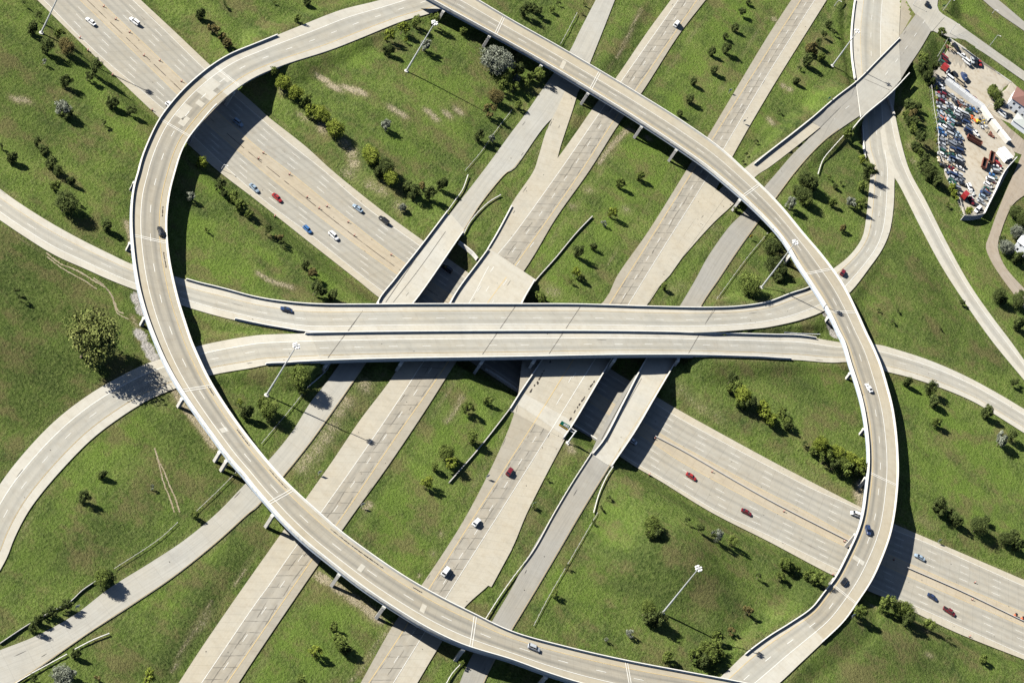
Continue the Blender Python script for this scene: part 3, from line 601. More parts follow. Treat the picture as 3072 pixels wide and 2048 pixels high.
def loop(name, Ls, Rs, z, fw, fd, fy, label, piers, joints, pr, brt, n=240):
    A, B = bedge(Ls, Rs, z, 1.0, n)
    root = bridge(name, A, B, label, deckmat=M['ringdeck'], pr=pr)
    lo, hi = min(fw, fy), max(fw, fy)
    strip(fr(A, B, lo), fr(A, B, hi), .10, u0=0, u1=7.8).build('traffic_lanes', M['ringlane'], root)
    i0, i1 = int(brt[0]*n), int(brt[1]*n)
    strip(A[i0:i1], B[i0:i1], .115).build('approach_slab', M['bright'], root); strip(fr(A, B, lo)[i0:i1], fr(A, B, hi)[i0:i1], .13, u0=0, u1=7.8).build('approach_lanes', M['brlane'], root)
    marks([(fr(A, B, fw), .25, None, 0), (fr(A, B, fd), .22, DASH, 3)], 'white_lane_markings', M['wline'], parent=root, dz=.15)
    marks([(fr(A, B, fy), .22, None, 0)], 'yellow_lane_markings', M['yline'], parent=root, dz=.15)
    C = (A+B)/2
    for q in px(joints):
        jm = MB()
        i = near(C, q, 0); i = min(max(i, 2), n-3)
        t = (C[i+1]-C[i-1]); t[2] = 0; t /= np.linalg.norm(t)
        for s_ in (-.45, .45):
            Q = np.array([A[i]+(B[i]-A[i])*.035+t*s_, A[i]+(B[i]-A[i])*.965+t*s_]); paint(Q, .28, .16, jm)
        jm.build('expansion_joint', M['barrier'], root)
    for q in px(piers):
        i = near(A if piers_on_left[name] else B, q, 0); i = min(max(i, 1), n-2)
        pier(root, A[i], B[i], min(A[i][2], B[i][2])-1.45)
    settle(root); return root, A, B
piers_on_left = {'west_flyover': True, 'east_flyover': False}
rootA, RAA, RAB = loop('west_flyover', RA_L, RA_R, ZRA, .285, .545, .80, 'long curving flyover on the left with tan deck and white parapets', 
     '00:1900,640 1560,960 / 01:1260,90 1225,660 1360,1340 / 02:1680,480 2010,1010 2080,1090 / 13:130,30 770,560 1180,840 1930,1240 / 23:340,1500',
     '00:1600,1190 2100,740 / 01:1380,650 / 02:1820,415 / 12:240,1440 / 13:1990,1080 / 23:1070,1470', ((.135, 1), (.215, 1)), (0, .205))
rootB, RBA, RBB = loop('east_flyover', RB_L, RB_R, ZRB, .36, .58, .83, 'long curving flyover on the right with tan deck and white parapets',
     '10:1700,75 2165,335 / 20:265,585 705,840 1205,1125 1530,1340 / 21:2090,245 / 31:210,780 550,1340 / 32:770,270 880,770 905,1250 / 33:810,170 600,590',
     '10:2235,215 / 20:770,720 / 21:2200,165 / 31:690,1310 450,915 / 32:1070,1275 / 33:670,720', ((0, .87), (0, .93)), (.86, 1))
def deckpatch(root, A, B, t, x, y, ln, f0, f1, mat, name='deck_patch'):
    C = (A+B)/2; i = near(C, T(t, x, y), 0); j = min(len(A)-1, i+ln); mb = strip(fr(A, B, f0)[i:j+1], fr(A, B, f1)[i:j+1], .142)
    o = mb.build(name, mat, root); l = root.location; o.matrix_parent_inverse = Matrix.Translation((-l[0], -l[1], -l[2]))
for k_ in ((1960, 740, 2, .30, .62), (1920, 830, 2, .30, .78), (1830, 900, 1, .52, .74), (1760, 960, 3, .30, .56), (1700, 1090, 2, .5, .7), (2090, 700, 1, .3, .7)): deckpatch(rootA, RAA, RAB, '00', *k_, M['bright'])
for t_, x_, y_ in (('13', 980, 480), ('13', 1500, 850), ('02', 2080, 800)): deckpatch(rootA, RAA, RAB, t_, x_, y_, 1, .36, .60, M['bright'])
for t_, x_, y_ in (('20', 480, 560), ('33', 830, 430)): deckpatch(rootB, RBA, RBB, t_, x_, y_, 1, .42, .80, M['bright'])
# grime and litter gathered along the inner shoulders
rgd = random.Random(4)
def grime(root, A, B, f, seeds, name='shoulder_grime'):
    for t_, x_, y_, ln in seeds:
        C = (A+B)/2; i = near(C, T(t_, x_, y_), 0); j = min(len(A)-1, i+ln); P = fr(A, B, f)[i:j+1]; P = resample(P, max(8, ln*6)); mb = MB(); w_ = np.array([rgd.uniform(.02, .34) for _ in P])
        t = np.gradient(P[:, :2], axis=0); t /= np.linalg.norm(t, axis=1)[:, None]; nn = np.stack([-t[:, 1], t[:, 0], 0*t[:, 0]], 1)
        q = P+nn*w_[:, None]; r_ = P-nn*(w_[::-1, None]*.8); mb = strip(q, r_, .155); o = mb.build(name, M['oil'], root); l = root.location; o.matrix_parent_inverse = Matrix.Translation((-l[0], -l[1], -l[2]))
grime(rootA, RAA, RAB, .875, (('13', 650, 150, 10), ('13', 900, 360, 6), ('12', 100, 1150, 5), ('01', 1500, 720, 3), ('02', 1900, 400, 2), ('02', 2150, 800, 4), ('13', 1450, 720, 2), ('01', 1490, 300, 2)))
grime(rootB, RBA, RBB, .90, (('32', 930, 700, 5), ('32', 870, 420, 3), ('31', 250, 750, 3), ('21', 2200, 300, 3)))
# twin viaducts in the middle: only the part carried on piers is a bridge, the approaches are banked roads
def sub_strip(key, x0, x1):
    r = ROADS[key]; P = prj((r['L']+r['R'])/2)[:, 0]; i = np.where((P > x0) & (P < x1))[0]; i = i[(i >= 3)]
    return r['L'][i[0]:i[-1]+1], r['R'][i[0]:i[-1]+1]
ZUv = ('x', [(500, .8), (700, 2.6), (850, 4.6), (950, 5.5), (1200, 5.6), (1900, 5.6), (2100, 4.8), (2260, 3.4), (2450, 2.2)])
def viaduct(name, key, x0, x1, label, side):
    A, B = sub_strip(key, x0, x1)
    c0 = (A[len(A)//2]+B[len(B)//2])/2; root = empty(name, (c0[0], c0[1], 0), label=label, cat='overpass')
    Ci = (B-A)/np.linalg.norm(B-A, axis=1)[:, None]
    for nm, ins, za, zb, mt in (('slab', 0.0, -.4, .04, M['barrier']), ('girder', .5, -1.6, -.41, M['girder'])):
        a, b = A+Ci*ins, B-Ci*ins; mb = MB()
        for i in range(len(a)-1):
            mb.face([a[i]+[0, 0, za], a[i+1]+[0, 0, za], a[i+1]+[0, 0, zb], a[i]+[0, 0, zb]]); mb.face([b[i]+[0, 0, zb], b[i+1]+[0, 0, zb], b[i+1]+[0, 0, za], b[i]+[0, 0, za]])
            mb.face([a[i]+[0, 0, za], b[i]+[0, 0, za], b[i+1]+[0, 0, za], a[i+1]+[0, 0, za]])
        for k in (0, -1): mb.face([a[k]+[0, 0, za], b[k]+[0, 0, za], b[k]+[0, 0, zb], a[k]+[0, 0, zb]])
        mb.build(nm, mt, root)
    return root, A, B
def wall_on(root, P, h, w_=.42, inset=None, name='parapet', mat=None):
    mb = MB(); mb.sweep(P, w_, -.3, h); return mb.build(name, mat or M['barrier'], root)
vu, uA, uB = viaduct('viaduct', 'upper_crossing', 905, 2124, 'upper of the two parallel viaducts crossing the middle of the interchange', 0)
vl, lA, lB = viaduct('viaduct', 'lower_crossing', 900, 2124, 'lower of the two parallel viaducts crossing the middle of the interchange', 0)
def rside(key, side, x0, x1, ins=.3):
    r = ROADS[key]; E_, O_ = (r['L'], r['R']) if side == 'L' else (r['R'], r['L']); P = prj(E_)[:, 0]; i = np.where((P > x0) & (P < x1))[0]; i = i[(i < .86*len(E_))]
    return E_[i[0]:i[-1]+1]+((O_-E_)/np.linalg.norm(O_-E_, axis=1)[:, None]*ins)[i[0]:i[-1]+1]
wall_on(vu, rside('upper_crossing', 'L', 555, 2480), 1.0)
wall_on(vu, rside('upper_crossing', 'R', 700, 1000), .95)
wall_on(vl, rside('lower_crossing', 'R', 790, 2384), 1.0)
wall_on(vl, rside('lower_crossing', 'L', 905, 2460), 1.0, name='median_parapet')
for x0_, y0_, x1_, y1_ in ((1096, 922, 983, 1073), (1547, 917, 1447, 1063), (1742, 918, 1647, 1061), (2143, 923, 2065, 1060)):
    a_, b_ = np.array([x0_, y0_], float), np.array([x1_, y1_], float)
    for f0_, f1_, rt_ in ((.0, .47, vu), (.53, 1.0, vl)):
        C_ = (uA+uB)/2 if rt_ is vu else (lA+lB)/2; qq_ = a_+(b_-a_)*np.linspace(f0_, f1_, 6)[:, None]
        zz_ = [C_[near(C_, q_, 0)][2] for q_ in qq_]
        jm = MB(); paint(unp(qq_, zz_), .16, .13, jm); jm.build('expansion_joint', M['joint'], rt_)
nedir = np.array([0.02, 1.0])
for s_ in ('12:690,190', '12:1350,185', '12:2100,200', '22:240,170', '22:945,165', '22:1540,165'):
    q = px(s_)[0]; i = near(lB, q, 0); b = lB[i]; j = int(np.argmin(np.abs(uA[:, 0]-(b[0]+.0)))); a = uA[j]
    pier(vl, b, (a+b)/2, b[2]-1.62, over=1.3, colw=1.2); pier(vu, (a+b)/2+np.array([0, 1.6, 0]), a, b[2]-1.62, over=.1, colw=1.2)
settle(vu); settle(vl)
# road bridges over the freeway
def overfw(name, Ls, Rs, z, label, ph=1.0, mat=None, piers=2, inner=None, base=-6.5, n=24, thick=1.1, **k):
    A, B = bedge(Ls, Rs, z, ph if isinstance(ph, float) else 1.0, n)
    root = bridge(name, A, B, label, deckmat=mat or M['bright'], thick=thick, **k)
    return root, A, B
def wallpier(root, A, B, f, base, ztop, mat=None, th=1.0, name='pier_wall'):
    i = int(f*(len(A)-1)); a, b = A[i], B[i]; d = b-a; c_ = (a+b)/2; L = np.linalg.norm(d[:2])-1.2
    mb = MB(); mb.box((c_[0], c_[1], (base+ztop)/2), (L, th, ztop-base), math.atan2(d[1], d[0])); mb.build(name, mat or M['oldwall'], root)
r1, a1, b1 = overfw('road_bridge', '11:1755,365 1500,700 1280,980 1115,1220 / 12:1180,-240', '11:1905,560 1850,640 1450,1210 / 12:1330,-240', .05, 'pale road bridge over the freeway left of the slab-paved bridge, above the viaducts')
r2, a2, b2 = overfw('road_bridge', '11:2130,710 1780,1215 / 12:1700,-10 1650,60', '21:215,1000 95,1215 / 12:2352,-60 2300,60', .1, 'wide cream road bridge carrying the left carriageway over the freeway, above the viaducts')
r3, a3, b3 = overfw('road_bridge', '22:560,-260 285,150 75,460 -20,610', '22:1200,-260 920,160 560,765 480,880', .1, 'wide road bridge with dark oil spots over the freeway, below the viaducts', mat=M['shoulder'])
r4, a4, b4 = overfw('road_bridge', '22:1500,-255 1214,187 1030,537 845,889 742,1020', '22:1740,-220 1485,225 1324,500 1131,830 925,1135', .05, 'bright white road bridge over the freeway at the lower right of the viaducts')
for r_, a_, b_ in ((r1, a1, b1), (r2, a2, b2), (r3, a3, b3), (r4, a4, b4)):
    for f in (.02, .35, .62, .97): wallpier(r_, a_, b_, f, -7, -1.0, th=.9)
    settle(r_)
def bmarks(root, lines, mat, nm='lane_markings', dz=.13):
    o = marks(lines, nm, mat, parent=root, dz=dz); l = root.location; o.matrix_parent_inverse = Matrix.Translation((-l[0], -l[1], -l[2])); return o
zb = .1
bmarks(r2, [(edge('21:215,640 20,900 / 11:2170,1215', zb), .2, DASH, 2), (edge('11:2200,860 1960,1215', zb), .2, DASH, 2)], M['wline'])
bmarks(r3, [(edge('22:740,195 355,820', zb), .22, None, 0), (edge('22:560,300 430,540 370,650', zb), .2, DASH, 2)], M['wline']); bmarks(r3, [(edge('22:460,330 225,710', zb), .25, None, 0)], M['yline'], 'yellow_lane_marking')
bmarks(r4, [(edge('22:1130,340 960,640 820,900', .05), .14, None, 0), (edge('22:1190,340 1020,640 870,930', .05), .14, None, 0)], M['joint'], 'sidewalk_joint')
bmarks(r1, [(edge('11:1700,460 1430,860 1190,1210', .05), .2, None, 0), (edge('11:1740,560 1500,900 1260,1210', .05), .14, None, 0)], M['joint'], 'sidewalk_joint')
# high bridge at the top right over the curved roadway
A, B = bedge('30:1212,345 1000,560 820,745', '30:1232,720 1000,955 862,1062', 4.62, 1.0, 20)
r5 = bridge('road_bridge', A, B, 'curved tan road bridge over the roadway at the upper right beside the salvage yard', deckmat=M['pale'], thick=1.4, phs=(0, 0))
P1 = line3('30:1212,345 1000,560 820,740 620,895 400,1085 200,1245 0,1400 / 20:2230,1500', ZRR, dz=.9); P1[:, 2] -= .9
P2 = line3('30:1302,668 1130,850 870,1073 778,1180', 4.5, dz=.9); P2[:, 2] -= .9
for P in (P1, P2):
    mb = MB(); mb.sweep(P, .42, -.6, .9); mb.build('parapet', M['barrier'], r5)
for P in (unp(px('30:820,775 860,1050'), 4.6), unp(px('30:1195,420 1232,705'), 4.6)):
    mb = MB(); mb.sweep(P, .8, -8, -.5); mb.build('abutment_wall', M['oldwall'], r5)
bmarks(r5, [(unp(px('30:885,728 1120,832'), 4.62), .25, None, 0)], M['joint'], 'expansion_joint')
settle(r5)
def patch(spec, mat, name, key=None, z=None, dz=.11):
    P = px(spec); Q = np.array([onground(q) for q in P]) if z is None else unp(P, zeval(z, P))
    mb = MB(); q = [p+[0, 0, dz] for p in Q]
    a = sum(q[i][0]*q[(i+1) % len(q)][1]-q[(i+1) % len(q)][0]*q[i][1] for i in range(len(q)))
    mb.face(q if a > 0 else q[::-1]); return tag(mb.build(name, mat), kind='structure')
patch('22:115,480 575,745 490,875 50,578', M['bright'], 'approach_slab', z=.1, dz=.12)
patch('11:2140,715 / 21:215,1000 150,1105 / 11:2065,830', M['bright'], 'approach_slab', z=.1, dz=.12)
patch('22:745,1000 935,1120 880,1135 715,1030', M['bright'], 'approach_slab', z=.04, dz=.11)
patch('11:1790,400 1915,545 1890,600 1740,450', M['bright'], 'approach_slab', z=.04, dz=.11)
patch('30:1225,-20 1300,-20 1362,115 1205,335', M['innershoulder'], 'paved_slope', z=2.2)
patch('30:1280,20 1500,50 1620,160 1505,292 1430,190 1350,120', M['pale'], 'junction_pavement', z=4.6, dz=.09)
patch('30:820,742 640,885 500,1000 368,1102 480,1172 640,1010 760,900', M['gray'], 'ramp_surface', z=ZRR, dz=.05)
patch('13:2352,310 2200,420 2055,640 2162,685 2352,335', M['shoulder'], 'paved_shoulder', z=.1, dz=.06)
patch('21:1875,175 1960,240 1760,520 1450,960 1300,1120 1290,1000 1560,620', M['shoulder'], 'paved_gore', z=.06, dz=.06)
# ---------------------------------------------------------------- trees: tapered trunk with limbs, crown of leaf clumps
def leafmat(name, dark, mid_, light):
    n = NT(name); n.b.inputs['Roughness'].default_value = .8; n.b.inputs['Specular IOR Level'].default_value = .1
    g = n.n('NewGeometry'); v = n.noise(g.outputs['Position'], .9, 3, .6)
    r_ = n.n('Attribute', attribute_name='tone').outputs['Fac']
    f = n.math('ADD', n.math('MULTIPLY', v, .55), n.math('MULTIPLY', r_, .45))
    n.b.inputs['Subsurface Weight'].default_value = 0
    return n.out(n.ramp(f, [(.30, dark), (.5, mid_), (.72, light)]))
LM = {'d': leafmat('dark_leaves', (.022, .032, .010), (.058, .078, .022), (.125, .155, .045)),
      'm': leafmat('green_leaves', (.038, .055, .012), (.10, .135, .028), (.20, .24, .06)),
      'g': leafmat('yellow_green_leaves', (.055, .075, .010), (.15, .19, .026), (.30, .34, .06)),
      'o': leafmat('russet_leaves', (.045, .045, .018), (.115, .10, .036), (.21, .165, .06)),
      's': leafmat('silvery_leaves', (.055, .065, .045), (.16, .175, .13), (.34, .36, .28)),
      'w': leafmat('pale_willow_leaves', (.06, .075, .02), (.13, .152, .042), (.24, .255, .085))}
BARK = plain('bark', (.16, .125, .09), .9, var=.3)
def crown_mesh(kind, seed, nclump, per, leaf, spread=.46, flat=.42):
    rg = np.random.default_rng(seed); C = []
    for i in range(nclump):
        for _ in range(30):
            p = rg.normal(size=3); p /= np.linalg.norm(p); r = rg.uniform(.25, 1)**.5
            p = p*r*np.array([spread, spread, flat]); p[2] = abs(p[2])*rg.choice([1, 1, 1, -1])*.95
            if all(np.linalg.norm(p-c[0]) > .12 for c in C): break
        C.append((p, rg.uniform(.09, .20)))
    V = []; tone = []
    for p, r in C:
        t0 = rg.uniform(.25, .75)
        k = per; d = rg.normal(size=(k, 3)); d /= np.linalg.norm(d, axis=1)[:, None]; pos = p+d*(r*rg.uniform(.55, 1.12, (k, 1)))
        nrm = d+rg.normal(size=(k, 3))*.55; nrm[:, 2] += .35; nrm /= np.linalg.norm(nrm, axis=1)[:, None]
        a = np.cross(nrm, rg.normal(size=(k, 3))); a /= np.linalg.norm(a, axis=1)[:, None]; b = np.cross(nrm, a)
        s = leaf*rg.uniform(.6, 1.3, (k, 1))
        q = np.stack([pos-a*s, pos-b*s*.7, pos+a*s, pos+b*s*.7], 1); V.append(q.reshape(-1, 3))
        tone.append(np.repeat(np.clip(t0+rg.normal(size=k)*.12+d[:, 2]*.08, 0, 1), 1))
    V = np.vstack(V); V[:, 2] += .56; nf = len(V)//4
    me = bpy.data.meshes.new('crown'); me.vertices.add(len(V)); me.vertices.foreach_set('co', V.astype('f').ravel())
    me.loops.add(len(V)); me.loops.foreach_set('vertex_index', np.arange(len(V))); me.polygons.add(nf); me.polygons.foreach_set('loop_start', np.arange(nf)*4); me.update(calc_edges=True)
    at = me.attributes.new('tone', 'FLOAT', 'FACE'); at.data.foreach_set('value', np.concatenate(tone).astype('f'))
    me.materials.append(LM[kind]); return me, [c[0] for c in C]
def trunk_mesh(cl, seed):
    rg = random.Random(seed); mb = MB(); mb.tube((0, 0, -.06), (.01, .01, .25), .028, .02, 6); top = (.01, .01, .25)
    for p in cl[:5]: mb.tube(top, (p[0]*.7, p[1]*.7, p[2]*.6+.52), .014, .005, 5)
    me_o = mb.build('trunk', BARK, link_=False); return me_o.data
PROTO = {}
for kd in LM:
    for v in range(3):
        PROTO[kd, v, 0] = crown_mesh(kd, 11*v+ord(kd), (20, 30, 16)[v], 130, .038, flat=(.40, .44, .36)[v])     # ordinary tree
        PROTO[kd, v, 1] = crown_mesh(kd, 7*v+ord(kd)+90, 64, 130, .022, flat=(.36, .38, .33)[v])      # big tree
        PROTO[kd, v, 2] = crown_mesh(kd, 5*v+ord(kd)+50, 10, 60, .055, flat=.4)                        # sapling
TRUNKS = {k: trunk_mesh(v[1], i) for i, (k, v) in enumerate(PROTO.items())}
def ordinal(n):
    W_ = 'first second third fourth fifth sixth seventh eighth ninth tenth eleventh twelfth thirteenth fourteenth fifteenth sixteenth seventeenth eighteenth nineteenth twentieth'.split()
    return W_[n-1] if n <= 20 else str(n)+{1: 'st', 2: 'nd', 3: 'rd'}.get(n % 10 if n//10 != 1 else 0, 'th')
KW = {'d': 'dark green', 'm': 'mid green', 'g': 'bright yellow-green', 'o': 'russet-tinged', 's': 'silvery grey', 'w': 'pale feathery'}
TREES = [
 ('left of the freeway, top left corner', '00:215,15,50,d 355,140,60,d 295,250,110,d 430,420,130,d 545,310,100,m 610,420,150,o 400,570,50,s 880,610,130,d 820,690,95,d 605,745,115,d 1035,930,110,d 1200,1010,100,d 580,990,125,s 945,1130,60,d 345,1290,80,d 400,1370,95,d 110,1440,100,d 470,1490,90,d 0,1340,60,d 630,1045,100,d'),
 ('in the meadow above the far left ramp', '01:610,285,215,d 510,140,95,m 655,85,70,d 980,500,90,d 530,5,90,d 470,130,60,d 720,290,50,d'),
 ('in the rough meadow at the far left', '01:150,1100,50,d 190,1160,60,d'),
 ('above the freeway near the top edge', '00:2065,35,60,d 1840,120,105,d 1970,260,115,o 2085,400,85,o 2040,330,70,o / 10:380,165,70,m 470,10,90,d 170,20,40,m'),
 ('in the hedge between freeway and upper lawn', '10:150,660,95,m 255,755,150,g 365,850,165,g 455,925,130,m 505,1020,115,g 600,1050,160,g 725,1190,180,g'),
 ('beside the top of the upper lawn', '10:1225,320,125,g 1355,262,130,g 1470,200,110,m 1640,185,130,m 1215,450,120,d 1375,370,50,g 1560,410,120,s 1910,280,80,m'),
 ('on the right of the upper lawn', '10:2220,560,310,s 2290,700,150,m 2270,790,120,m 2210,880,150,o 2150,1010,120,o 2055,1240,110,d 2165,1270,75,s 1190,1150,100,s'),
 ('in the clump below the upper lawn', '10:1060,1420,200,g 1190,1530,170,d / 11:1240,60,150,g 1130,10,110,d 1400,130,100,d 1455,190,130,d 1600,210,115,d 1525,130,80,o 1705,120,105,d 1350,330,70,s'),
 ('in the triangle inside the left loop', '00:1860,1490,100,g / 01:1750,230,85,s 2015,130,105,d 2055,200,80,d 2150,230,110,m 2210,320,110,m 2290,400,90,m 1900,540,45,m / 11:105,545,85,d 215,610,75,o 240,670,60,d 455,860,70,d 515,935,80,o 560,1080,130,d 620,1115,80,d 710,1140,90,d 580,1030,60,m'),
 ('above the upper flyover at the top', '20:120,100,120,d 230,90,110,d 370,80,65,m 430,30,55,d 670,30,50,m 190,60,90,d 640,110,40,m'),
 ('in the thicket below the silvery tree', '20:20,480,90,d 50,640,130,d 250,680,120,m 130,760,100,m 30,800,110,m 60,960,80,m 180,700,90,m 40,720,80,s'),
 ('on the upper median', '20:2175,20,70,d 2120,110,85,d 2055,245,90,d 1965,330,80,d 1970,440,110,d 1840,470,80,d 1865,635,95,d 1670,740,85,d 1640,905,95,d 1545,1035,65,d'),
 ('on the slope right of the carriageways', '20:2245,1300,55,d 2150,1410,50,d 2120,1480,45,d / 30:560,215,85,d 600,290,60,d 515,315,75,d 460,390,95,d 395,440,120,o 430,470,80,o 365,550,130,d 490,525,90,m 290,620,60,d 265,740,80,d 100,1020,45,d'),
 ('between the curved roadway and the yard', '30:1600,290,90,m 1430,540,120,m 1400,640,120,d 1470,680,150,d 1540,610,120,d 1500,750,90,d 1420,600,90,d 1310,960,140,d 1375,975,80,d 1270,1050,110,m 1330,1060,130,o 1290,1110,110,d 1350,1110,120,d 1330,1180,100,m 1400,1250,140,d 1360,1340,110,d 1400,1400,70,m 1440,1450,110,d 1400,1500,90,d 1440,1540,130,d / 31:1500,10,150,d 1560,80,130,d 1470,60,80,d 1650,310,55,m'),
 ('along the yard fence', '30:1545,810,50,g 1548,900,45,g 1552,1000,45,g 1555,1100,45,g 1535,1180,45,m 1540,1290,40,g / 31:1690,150,70,g 1715,210,80,g 1735,260,60,g 1850,370,90,g'),
 ('beside the white house', '30:2090,860,170,m 2130,950,130,d 2060,820,110,m'),
 ('in the pocket right of the grey ramp', '30:740,1220,110,m 870,1460,80,g 950,1530,80,m / 31:360,80,200,d 410,140,130,d 330,230,170,d 210,300,110,s 270,180,110,d 350,280,110,m 620,140,65,d 670,110,50,d 600,290,85,m 560,60,50,m 690,520,85,o 870,130,110,m 930,20,140,d 770,290,110,s 830,330,120,m 870,270,80,m'),
 ('by the mast at the right loop', '31:40,700,190,d 20,620,120,m 60,860,190,d 120,920,120,d 90,980,100,d'),
 ('between grey ramp and right carriageway', '21:2190,1040,250,m 2060,345,70,m 1400,1060,70,m 2100,300,40,m'),
 ('on the middle lawn above the viaducts', '21:1180,45,95,m 1000,115,90,m 920,385,95,g 850,480,60,s 750,690,75,d 610,740,100,d 590,930,100,g 640,985,65,d 540,1010,50,m 265,1150,120,m'),
 ('in the garden at the right edge', '31:2290,380,180,d 2340,440,150,d 2200,700,190,s 2160,640,120,d 2290,560,150,s 2300,800,130,d 2340,830,100,d'),
 ('at the right edge below the yard', '31:2120,1140,150,d 2170,1190,90,d 2300,1190,160,d 2340,1150,100,d 2320,1400,140,d 1790,1210,70,d / 32:2260,380,80,d 2290,370,60,d'),
 ('in the meadow right of the loop', '31:1020,1280,40,d 1195,1280,45,d 1140,1380,50,d 1585,1445,40,d'),
 ('alone in the rough meadow at the left ramp', '02:840,-40,470,w'),
 ('left of the pale ramp below the viaduct', '12:385,350,190,m 430,420,110,m 120,620,180,m 60,560,90,m / 02:2200,560,50,g 2270,640,110,d'),
 ('in the lower left field', '02:950,1215,70,d 910,1245,40,m 770,1430,95,d 1400,1340,40,s'),
 ('beside the long lower median wall', '12:2130,540,85,m 1950,610,110,m 1990,880,105,m 1750,1010,150,m 1800,1110,130,g 1640,1150,70,m 1570,1290,110,g'),
 ('in the row right of the viaducts', '22:2020,340,110,d 2060,420,140,m 2010,430,90,m 2120,500,190,g 2180,560,120,d 2100,570,100,m 2310,600,120,g 2280,640,80,g / 32:-10,670,120,g 40,720,110,g 120,650,90,m 170,730,100,m 190,780,80,d 140,640,70,d'),
 ('in the clump against the right loop', '32:345,935,60,d 480,950,150,g 560,1000,160,g 540,1060,130,m 640,1020,170,g 680,1100,170,m 760,1080,170,g 620,1130,120,d 730,1170,140,m 830,1130,140,g 850,1190,110,m 430,1000,90,m'),
 ('on the lawn right of the loop', '32:1285,370,90,d 1500,430,135,d 1530,540,115,d 1550,740,110,m 2020,640,120,d 2240,865,110,d 2150,900,130,s 1575,1480,140,d 1590,1545,120,d 1700,1550,60,d / 33:1680,30,90,d 1740,80,110,d 1940,120,180,d 2010,70,90,d 2190,240,160,d 2270,200,110,d 2300,300,110,d'),
 ('on the grey ramp verge', '22:325,1255,45,m 200,1500,60,m 885,1430,50,d 820,1530,45,d'),
 ('in the large lower right field', '23:1290,110,160,m 1270,180,110,m 1340,190,100,d 1610,80,55,d 1735,150,70,d 1890,210,100,s 1850,200,70,d 2030,265,90,m 510,500,50,d 390,740,70,m 750,90,40,d 2260,590,60,d 2170,900,85,o 2020,1090,70,o 1890,1140,95,m 1250,880,150,m 1270,960,120,d 1340,990,140,d 1080,1110,75,s 870,1170,40,s 1430,1320,100,m 1690,1310,130,m 1790,1260,150,m 1860,1230,110,m 1830,1340,130,m 1760,1360,110,d 1900,1300,100,m'),
 ('by the freeway inside the right loop', '33:165,475,115,m 230,500,85,m 270,520,70,m 120,590,80,m 380,570,110,m 460,610,130,m 420,620,90,d'),
 ('below the freeway at lower right', '33:1080,840,135,m 1210,880,150,m 1270,910,150,m 1290,980,120,d 1490,1030,110,m 850,910,115,m 1660,1170,50,d 1980,1345,75,m'),
 ('in the hedge by the lower left wall', '03:940,600,150,m 1010,600,110,d 620,850,80,d 560,865,60,d 480,910,90,d 350,980,80,d 300,1050,80,d 700,1290,75,d 300,1530,70,d 1790,20,70,m 410,940,60,d'),
 ('at the bottom left corner', '03:560,1520,190,s 640,1480,100,s 890,1530,60,o 1365,1510,115,g'),
 ('on the small bottom lawn left of centre', '13:710,1050,80,m 780,1195,125,m 840,1260,80,d 545,1275,100,g 420,1530,90,m'),
 ('at the bottom edge beside the ramps', '13:1890,1390,60,m 2330,1490,60,m / 23:1150,1560,170,w'),
]
NT_ = 0
for region, spec in TREES:
    items = []; t = '00'
    for tok in spec.replace('/', ' ').split():
        if ':' in tok: t, tok = tok.split(':')
        a, b, w_, k = tok.split(','); items.append((T(t, float(a), float(b)), float(w_), k))
    order = sorted(range(len(items)), key=lambda i: items[i][0][0])
    for rank, i in enumerate(order):
        q, w_, k = items[i]; W = w_/23.4*(1.06 if w_ < 150 else 1.0); r_ = random.Random(int(q[0]*7+q[1]))
        hgt = W*(1.0 if w_ > 150 else r_.uniform(1.05, 1.35)); z = 0
        for _ in range(5): P = unp(q, z+hgt*.55)[0]; z = hz(P[0], P[1])
        size = 2 if w_ < 62 else (1 if w_ > 145 else 0); v = r_.randrange(3)
        sz = 'tiny' if w_ < 50 else 'small' if w_ < 85 else 'medium' if w_ < 125 else 'large' if w_ < 180 else 'very large'
        lb = f"{sz} {KW[k]} {'bush' if (k == 'g' and w_ > 100) or w_ < 55 else 'tree'} {region}" + (f", {ordinal(rank+1)} from the left" if len(items) > 1 else '')
        root = empty('bush' if w_ < 55 or (k == 'g' and w_ > 100) else 'tree', (P[0], P[1], z-.05), r_.uniform(0, 6.28), label=lb, cat='bush' if w_ < 55 or (k == 'g' and w_ > 100) else 'tree', group='trees '+region if len(items) > 1 else None)
        root.scale = (W*r_.uniform(.95, 1.18), W*r_.uniform(.78, 1.02), hgt*r_.uniform(.9, 1.1))
        for nm, me_ in (('crown', PROTO[k, v, size][0]), ('trunk', TRUNKS[k, v, size])):
            o = link(bpy.data.objects.new(nm, me_)); o.parent = root
        NT_ += 1
print('TREES', NT_)
